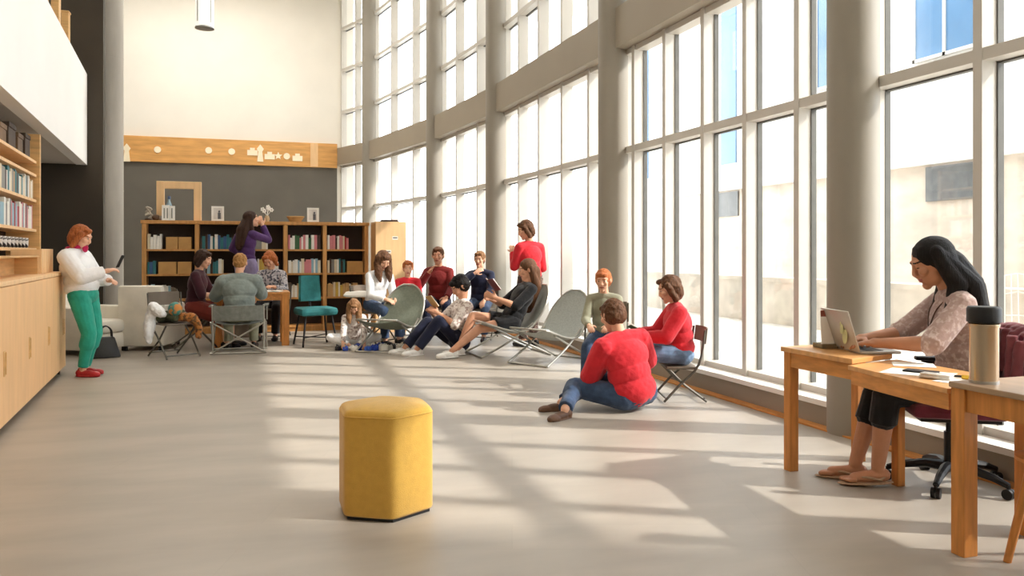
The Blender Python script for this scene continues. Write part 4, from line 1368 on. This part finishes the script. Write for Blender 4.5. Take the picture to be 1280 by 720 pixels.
b = MB(); b.rod((-.225, .215, .11), (.225, -.215, .11), .008); b.rod((.225, .215, .125), (-.225, -.215, .125), .008); b.build('cross_brace', BLACK, tc_, True)

# reading table in the middle
rt = thing('reading_table', 'orange wood reading table in front of the back bookcase', 'table', (.08, 11.9, 0))
b = MB(); b.box(-.52, .48, -.32, .30, .715, .745, bev=.004); b.build('tabletop', HONEY, rt)
for x in (-.46, .42):
    for y in (-.26, .25):
        b = MB(); b.box(x - .05, x + .05, y - .045, y + .045, 0, .7145, bev=.004); b.build('leg', HONEYV, rt)
b = MB()
b.box(-.409, .369, -.28, -.255, .63, .7145); b.box(-.409, .369, .24, .265, .63, .7145); b.build('apron', HONEY, rt)
for i, (x, y, z, c, rz) in enumerate(((.05, 11.83, .7455, 'white', .2), (.30, 11.75, .7455, 'light blue', -.3))):
    t = thing('open_book', ['open white book on the reading table', 'open pale blue book at the right end of the reading table'][i], 'book', (x, y, z), rz)
    b = MB(); b.sheet([[(.15 * u, .11 * v, .004 + .02 * (abs(u) - u * u) * 3 * .6) for v in (-1, 0, 1)] for u in [k / 5 - 1 for k in range(11)]], .006); b.build('pages', PAPER, t, True)
    b = MB(); b.box(-.157, .157, -.117, .117, -.0, .001); b.build('cover', BMATS[c], t)

# small white round table
wt = thing('side_table', 'small round white side table behind the child on the floor', 'table', (1.52, 11.62, 0))
b = MB(); b.lathe([(.19, .66), (.225, .672), (.225, .69), (.19, .73), (.17, .735)], n=28); b.build('tabletop', PAPER, wt, True)
b = MB(); b.rod((0, 0, .02), (0, 0, .66), .022); b.build('stem', TUBE, wt, True)
b = MB(); b.lathe([(.17, 0), (.17, .012), (.03, .03)], n=28); b.build('base', TUBE, wt, True)

# ---------------------------------------------------------------- desks at the right
dk = thing('desk', 'joined honey wood desk with laptop and papers beside the column', 'desk', (0, 0, 0))
DZ = .735
TOPW = mat('desk_top_wood', (216, 160, 100), .3, .06, 2.5, (3, 9, 3), spec=.5)
b = MB(); b.prism([(3.03, 3.47), (3.40, 3.58), (3.52, 3.86), (3.66, 4.12), (3.03, 4.07)], DZ - .028, DZ, bev=.004); b.build('tabletop', TOPW, dk)
b = MB(); b.prism([(2.895, 2.735), (3.36, 2.735), (3.41, 3.2), (3.42, 3.57), (2.995, 3.462), (2.955, 3.22), (2.925, 2.98)], .682, .706, bev=.004); b.build('extension_top', TOPW, dk)
b = MB(); b.hexa([(3.05, 3.49, .62), (3.05, 4.0, .62), (3.07, 4.0, .62), (3.07, 3.49, .62), (3.05, 3.49, .706), (3.05, 4.0, .706), (3.07, 4.0, .706), (3.07, 3.49, .706)])
b.hexa([(3.09, 4.02, .62), (3.6, 4.07, .62), (3.6, 4.09, .62), (3.09, 4.045, .62), (3.09, 4.02, .706), (3.6, 4.07, .706), (3.6, 4.09, .706), (3.09, 4.045, .706)]); b.build('apron', HONEY, dk)
b = MB()
for (p, q) in (((2.985, 3.44), (2.945, 3.2)), ((2.945, 3.2), (2.915, 2.98)), ((2.915, 2.98), (2.897, 2.74))):
    b.hexa([(p[0] + .012, p[1], .61), (q[0] + .012, q[1], .61), (q[0] + .032, q[1], .61), (p[0] + .032, p[1], .61), (p[0] + .012, p[1], .6815), (q[0] + .012, q[1], .6815), (q[0] + .032, q[1], .6815), (p[0] + .032, p[1], .6815)])
b.build('extension_apron', HONEY, dk)
for (x, y, zt) in ((3.075, 4.03, .7065), (3.61, 4.08, .7065), (3.40, 2.78, .6815)):
    b = MB(); b.box(x - .03, x + .03, y - .03, y + .03, 0, zt, bev=.003); b.build('leg', HONEYV, dk)
b = MB(); b.box(3.42, 3.47, 3.56, 3.61, 0, .681, bev=.003); b.build('leg', HONEYV, dk)
d2 = thing('table', 'honey wood table carrying the steel tumbler at the picture edge', 'table', (0, 0, 0))
b = MB(); b.box(2.88, 3.60, 1.5, 2.715, .717, .742, bev=.004); b.build('tabletop', mat('greyed_table_top', (168, 140, 112), .35, .05, 2, (9, 2, 2), spec=.5), d2)
for (x, y) in ((2.925, 2.675), (3.55, 2.675), (2.925, 1.54), (3.55, 1.54)):
    b = MB(); b.box(x - .038, x + .038, y - .034, y + .034, 0, .7165, bev=.003); b.build('leg', HONEYV, d2)
b = MB(); b.box(2.90, 2.925, 1.575, 2.64, .62, .7165); b.box(2.965, 3.51, 2.67, 2.695, .62, .7165); b.build('apron', HONEYV, d2)
# tumbler
tb = thing('tumbler', 'steel insulated tumbler with black lid on the table corner', 'bottle', (2.985, 2.63, .7425))
b = MB(); b.lathe([(.050, 0), (.056, .006), (.056, .235), (.060, .24), (.060, .252), (.055, .255)], n=32); b.build('body', mat('brushed_steel', (196, 176, 150), .22, .05, 8, (1, 1, .1), metal=.85), tb, True)
b = MB(); b.lathe([(.058, .2555), (.067, .26), (.067, .315), (.062, .325), (.03, .327)], n=32); b.build('lid', BLACK, tb, True)
b = MB(); b.lathe([(.0575, .0), (.058, .0), (.058, .012), (.0575, .012)], n=32); b.build('bottom_ring', STEEL, tb, True)
# laptop
lp = thing('laptop', 'silver laptop seen from behind with card leaning on its lid', 'laptop', (3.27, 3.76, DZ + .001), face_rz(.97, -.25))
SILV = mat('silver_case', (196, 190, 180), .35, .03, metal=.3, spec=.5)
b = MB(); b.box(-.165, .165, -.02, .21, 0, .016, bev=.005); ba = b.build('base', SILV, lp, True)
b = MB(); b.box(-.14, .14, .02, .12, .0165, .0185); b.build('keyboard', BLACK, ba)
b = MB(); b.hexa([(-.165, -.03, .012), (.165, -.03, .012), (.165, -.022, .012), (-.165, -.022, .012), (-.165, -.10, .235), (.165, -.10, .235), (.165, -.092, .238), (-.165, -.092, .238)], bev=.003); li = b.build('lid', SILV, lp, True)
b = MB(); b.hexa([(-.15, -.0215, .025), (.15, -.0215, .025), (.15, -.0205, .025), (-.15, -.0205, .025), (-.15, -.0905, .228), (.15, -.0905, .228), (.15, -.0895, .228), (-.15, -.0895, .228)]); b.build('screen', emit_mat('screen_glow', (180, 200, 215), .6), li)
b = MB(); b.ball((.05, -.075, .13), (.022, .002, .03), 2); b.ball((.055, -.085, .16), (.008, .002, .012), 1); b.ball((.07, -.066, .09), (.03, .002, .045), 2); b.build('sticker', mat('yellow_green_sticker', (206, 204, 150), .5), li, True)
cd = thing('photo_card', 'small framed card with red top strip standing behind the laptop', 'card', (3.24, 3.93, DZ + .001), face_rz(.15, 1))
b = MB(); b.hexa([(-.05, -.05, 0), (.05, -.05, 0), (.05, -.042, 0), (-.05, -.042, 0), (-.05, -.03, .225), (.05, -.03, .225), (.05, -.022, .225), (-.05, -.022, .225)]); b.build('board', PAPER, cd)
b = MB(); b.hexa([(-.05, -.0335, .185), (.05, -.0335, .185), (.05, -.031, .185), (-.05, -.031, .185), (-.05, -.0322, .222), (.05, -.0322, .222), (.05, -.029, .222), (-.05, -.029, .222)]); b.build('red_strip', mat('dull_red', (150, 84, 70)), cd)
b = MB(); b.box(-.055, .055, -.06, .05, 0.0, .028, bev=.004); b.build('stand', mat('olive_stand', (124, 112, 86)), cd)
# things on the extension top
EZ = .7065
b = MB(); b.box(0, .15, 0, .075, 0, .009, bev=.003); o = tag(b.build('phone', BLACK, None, True), 'black phone lying on the papers on the curved desk', 'phone'); o.location = (3.08, 3.18, EZ + .0025); o.rotation_euler = (0, 0, math.radians(-63))
for i, (x, y, w, h, a, lab) in enumerate(((3.02, 3.12, .30, .21, -60, 'white sheet of paper under the black phone'), (3.02, 2.80, .28, .2, -75, 'white sheet of paper nearest the tumbler'), (3.22, 3.35, .2, .16, -40, 'cream sheet of paper by the woman with the laptop'))):
    b = MB(); b.box(-w / 2, w / 2, -h / 2, h / 2, 0, .0012); o = tag(b.build('paper_sheet', PAPER), lab, 'paper', 'papers on the desk'); o.location = (x + .1, y, EZ + .0004 + i * .0004); o.rotation_euler = (0, 0, math.radians(a))
for i, (x, y, a, c, l) in enumerate(((3.03, 3.02, -70, (40, 40, 44), 'dark pen on the papers nearest the desk edge'), (3.17, 2.98, -62, (60, 60, 60), 'grey pen between the phone and the yellow marker'))):
    t = thing('pen', l, 'pen', (x, y, EZ + .0075), math.radians(a), 'pens on the desk')
    b = MB(); b.rod((0, 0, 0), (.12, 0, 0), .005); b.build('barrel', mat('pen_%d' % i, c, .4), t, True)
    b = MB(); b.rod((.1205, 0, 0), (.135, 0, 0), .004, .001); b.build('tip', STEEL, t, True)
ym = thing('marker', 'yellow marker lying on the desk beside the tumbler', 'marker', (3.16, 2.90, EZ + .0125), math.radians(-70))
b = MB(); b.rod((0, 0, 0), (.1, 0, 0), .0105, n=14); b.build('barrel', mat('marker_yellow', (212, 170, 44), .4), ym, True)
b = MB(); b.rod((.1005, 0, 0), (.15, 0, 0), .0105, n=14); b.build('cap', mat('marker_orange', (196, 120, 40), .4), ym, True)
kb = thing('glass_case', 'clear folded glasses case among the papers on the curved desk', 'case', (3.06, 2.95, EZ + .0022), math.radians(-68))
b = MB(); b.box(-.07, .07, -.03, .03, 0, .014, bev=.006); b.build('shell', mat('frosted_plastic', (226, 220, 212), .25), kb, True)
b = MB(); b.box(-.068, .068, -.028, .028, .0142, .024, bev=.005); b.build('lid', mat('frosted_plastic', (226, 220, 212), .25), kb, True)

# office chair
MAROON = mat('maroon_fabric', (104, 30, 50), .8, .08, 12, bump=.2, bscale=90, sheen=.2)
oc = thing('office_chair', 'black star-base office chair with maroon seat at the desk', 'chair', (3.72, 3.50, 0), face_rz(-.86, .5))
b = MB(); b.box(-.25, .25, -.24, .25, .405, .485, bev=.035); b.build('seat', MAROON, oc, True)
b = MB(); b.box(-.2, .2, -.2, .2, .385, .404, bev=.004); b.build('seat_pan', BLACK, oc)
b = MB(); b.sheet([[(.23 * u * (1 - .12 * abs(v - .5)), -.29 - .05 * v + .04 * u * u, .52 + .34 * v) for u in (-1, -.6, -.2, .2, .6, 1)] for v in (0, .25, .5, .75, 1)], .05); b.build('backrest', MAROON, oc, True)
b = MB(); b.tube([(0, -.1, .40), (0, -.30, .41), (0, -.335, .56)], .022); b.build('back_bar', BLACK, oc, True)
for s in (-1, 1):
    b = MB(); b.tube(smoothstep_path([(s * .24, 0, .40), (s * .31, 0, .44), (s * .31, -.02, .62), (s * .30, .06, .66)], 4), .016); b.box(s * .30 - .028, s * .30 + .028, -.14, .10, .655, .68, bev=.008); b.build('armrest', BLACK, oc, True)
b = MB(); b.rod((0, 0, .10), (0, 0, .30), .028); b.rod((0, 0, .30), (0, 0, .386), .018); b.build('gas_column', BLACK, oc, True)
for k in range(5):
    a = math.radians(72 * k + 8)
    ca, sa = math.cos(a), math.sin(a)
    b = MB(); b.tube([(0, 0, .105), (ca * .12, sa * .12, .115), (ca * .24, sa * .24, .095), (ca * .315, sa * .315, .07)], [.032, .026, .021, .016]); sp = b.build('base_arm', BLACK, oc, True)
    b = MB()
    for s in (-.014, .014):
        px, py = -sa * s, ca * s
        b.rod((ca * .315 + px * .3, sa * .315 + py * .3, .028), (ca * .315 + px * 1.6, sa * .315 + py * 1.6, .028), .028, n=18)
    b.rod((ca * .315, sa * .315, .03), (ca * .315, sa * .315, .075), .009)
    b.build('castor', BLACK, sp, True)
# maroon jacket over the chair back
b = MB()
for k in range(9):
    u = -1 + k / 4
    x = u * .25
    top = .885 - .05 * u * u
    b.ball((x, -.335, top), (.05, .055, .03), 2)
    b.rod((x, -.27 + .02 * math.sin(k * 2.1), top), (x * 1.05, -.235 + .01 * math.sin(k * 1.7), .60 + .05 * math.sin(k * 2.6)), .03, .026)
    b.rod((x, -.39, top), (x * 1.08, -.405 + .015 * math.sin(k * 1.3), .47 + .04 * math.sin(k * 1.9)), .034, .028)
for s in (-1, 1):
    b.rod((s * .25, -.35, .84), (s * .31, -.38, .55), .055, .042); b.ball((s * .25, -.35, .84), .055)
    b.ball((s * .31, -.38, .55), .042)
me = grow(b, .008, 4, .025, .09)
me.materials.append(cloth('dusty_maroon', (124, 66, 72)))
o = link('jacket', me, None, (3.72, 3.50, 0), face_rz(-.86, .5))
tag(o, 'dusty maroon jacket hung over the office chair back behind the typing woman', 'jacket')
# white wire chair by the window
wc = thing('wire_chair', 'white wire-back chair outside the glazing beyond the maroon jacket', 'chair', (5.15, 4.22, -.02), face_rz(-.7, -.7))
wc.scale = (1.14, 1.14, 1.14)
WIRE = mat('white_wire', (226, 224, 216), .35, .02)
b = MB()
prof = smoothstep_path([(0, .22, .44), (0, -.05, .43), (0, -.2, .50), (0, -.27, .75), (0, -.33, 1.02)], 4)
for k in range(13):
    u = -1 + k / 6
    b.tube([(u * .24 * (1 - .25 * max(0, (i / (len(prof) - 1) - .6))), p.y + .05 * u * u, p.z - (.10 * u * u if i > len(prof) - 4 else 0)) for i, p in enumerate(prof)], .0035, 6)
for i in range(0, len(prof), 2):
    p = prof[i]
    b.tube([(u * .24, p.y + .05 * u * u, p.z - (.10 * u * u if i > len(prof) - 4 else 0)) for u in (-1, -.5, 0, .5, 1)], .0035, 6)
b.build('wire_shell', WIRE, wc, True)
for sx in (-1, 1):
    for y0_, y1_ in ((.16, .22), (-.16, -.24)):
        b = MB(); b.rod((sx * .16, y0_, .43), (sx * .22, y1_, 0), .010); b.build('leg', WIRE, wc, True)
# wooden stool leg at the right border
st = thing('wooden_stool', 'splayed wooden stool under the table at the right picture edge', 'stool', (3.16, 2.42, 0))
b = MB(); b.lathe([(.14, .43), (.165, .44), (.165, .455), (.15, .46)], n=24); b.build('seat', HONEY, st, True)
for k in range(4):
    a = math.radians(45 + 90 * k)
    b = MB(); b.rod((.10 * math.cos(a), .10 * math.sin(a), .43), (.19 * math.cos(a), .19 * math.sin(a), 0), .02, .016); b.build('leg', HONEYV, st, True)
# ---------------------------------------------------------------- things held and small things on the floor
def held_book(loc, rz, lab, c, w=.24, h=.17, tilt=0.5):
    t = thing('open_book', lab, 'book', loc, rz)
    t.rotation_euler = (tilt, 0, rz)
    b = MB(); b.sheet([[(w / 2 * u, h / 2 * v, .004 + .03 * abs(u)) for v in (-1, 0, 1)] for u in [k / 5 - 1 for k in range(11)]], .008); b.build('pages', PAPER, t, True)
    b = MB(); b.sheet([[((w / 2 + .006) * u, (h / 2 + .006) * v, -.004 + .03 * abs(u)) for v in (-1, 0, 1)] for u in [k / 5 - 1 for k in range(11)]], .004); b.build('cover', BMATS[c], t, True)
held_book((3.27, 6.42, .60), face_rz(-.95, .31), 'small open book with green cover held by the girl in red', 'green')
held_book((2.22, 10.13, .66), face_rz(-.98, -.15), 'open book with tan cover held by the boy reading on the floor', 'tan', tilt=.9)
held_book((2.93, 9.74, .88), face_rz(-.99, -.1), 'open book with maroon cover held by the reclining woman in black', 'maroon', tilt=.9)
b = MB(); b.box(-.036, .036, -.004, .004, 0, .145, bev=.003); o = tag(b.build('phone', BLACK), 'black phone in the hand of the woman in teal trousers', 'phone'); o.location = (-1.315, 9.425, 1.135); o.rotation_euler = (math.radians(-25), 0, face_rz(.97, -.26))

def heap(name, lab, cat, loc, m, pts, rz=0, disp=.04):
    b = MB()
    for i, (p, r) in enumerate(pts):
        b.ball(p, r, 2)
    for (p, r), (q, r2) in zip(pts, pts[1:]):
        b.rod(p, q, (r if not hasattr(r, '__len__') else min(r)), (r2 if not hasattr(r2, '__len__') else min(r2)))
    me = grow(b, .009, 3, disp, .08)
    me.materials.append(m)
    return tag(link(name, me, None, loc, rz), lab, cat)
cx, cy = -.86, 10.75
heap('scarf_heap', 'white cloth hanging over the left side of the clothes chair', 'cloth', (cx, cy, 0), WHT, [((-.14, -.14, .55), .06), ((-.23, -.06, .62), .075), ((-.27, -.04, .46), .07), ((-.285, -.08, .34), .065), ((-.285, -.10, .22), .04)])
heap('folded_jumper', 'dark olive jumper heaped on the clothes chair', 'clothing', (cx, cy, 0), cloth('olive_dark', (70, 76, 54)), [((-.12, .0, .50), (.12, .13, .07)), ((.03, .05, .53), (.11, .11, .08)), ((.0, -.08, .5), (.1, .1, .06))])
heap('patterned_shawl', 'orange brown patterned shawl trailing off the right of the clothes chair', 'clothing', (cx, cy, 0), cloth('orange_shawl', (176, 112, 56), .0, 22, (94, 66, 40), (.48, .58)), [((.08, -.10, .50), .06), ((.2, -.12, .50), .06), ((.27, -.10, .42), .05), ((.285, -.09, .27), .04)])
b = MB(); b.ball((0, 0, 0), .085, 3); o = tag(b.build('ball', mat('teal_orange_ball', (60, 130, 120), .5, 0, 9, col2=(196, 128, 60), ramp=(.5, .55)), None, 'all'), 'teal and orange ball lying among clothes on the folding chair', 'ball'); o.location = (cx + .02, cy - .13, .605)
# toys round the crouching child
TB = [((52, 84, 190), 'blue'), ((238, 236, 230), 'white'), ((40, 66, 150), 'dark blue'), ((228, 226, 220), 'pale grey'), ((70, 110, 210), 'bright blue'), ((34, 34, 38), 'black'), ((210, 196, 170), 'beige')]
tp = [(1.22, 10.74, 0), (1.33, 10.66, 1), (1.40, 10.74, 2), (1.50, 10.62, 4), (1.60, 10.66, 0), (1.70, 10.60, 1), (1.80, 10.68, 3), (1.92, 10.62, 1), (2.0, 10.7, 6), (1.14, 10.8, 5), (1.56, 10.76, 1), (1.70, 10.75, 2), (1.86, 10.78, 5)]
for i, (x, y, c) in enumerate(tp):
    s_ = .07 + .03 * ((i * 7) % 3) / 2
    b = MB()
    b.box(-s_ / 2, s_ / 2, -s_ / 2, s_ / 2, 0, s_ * .8, bev=.008)
    for u in (-.25, .25):
        for v in (-.25, .25):
            b.rod((u * s_, v * s_, s_ * .8), (u * s_, v * s_, s_ * .92), s_ * .13, n=10)
    o = tag(b.build('toy_block', mat('toy_%s' % TB[c][1].replace(' ', '_'), TB[c][0], .4), None, True), '%s toy block, %s from the left in the row before the crouching child' % (TB[c][1], ORD[sorted(range(len(tp)), key=lambda k: tp[k][0]).index(i)]), 'toy', 'toy blocks on the floor')
    o.location = (x, y, 0); o.rotation_euler = (0, 0, i * 1.3)
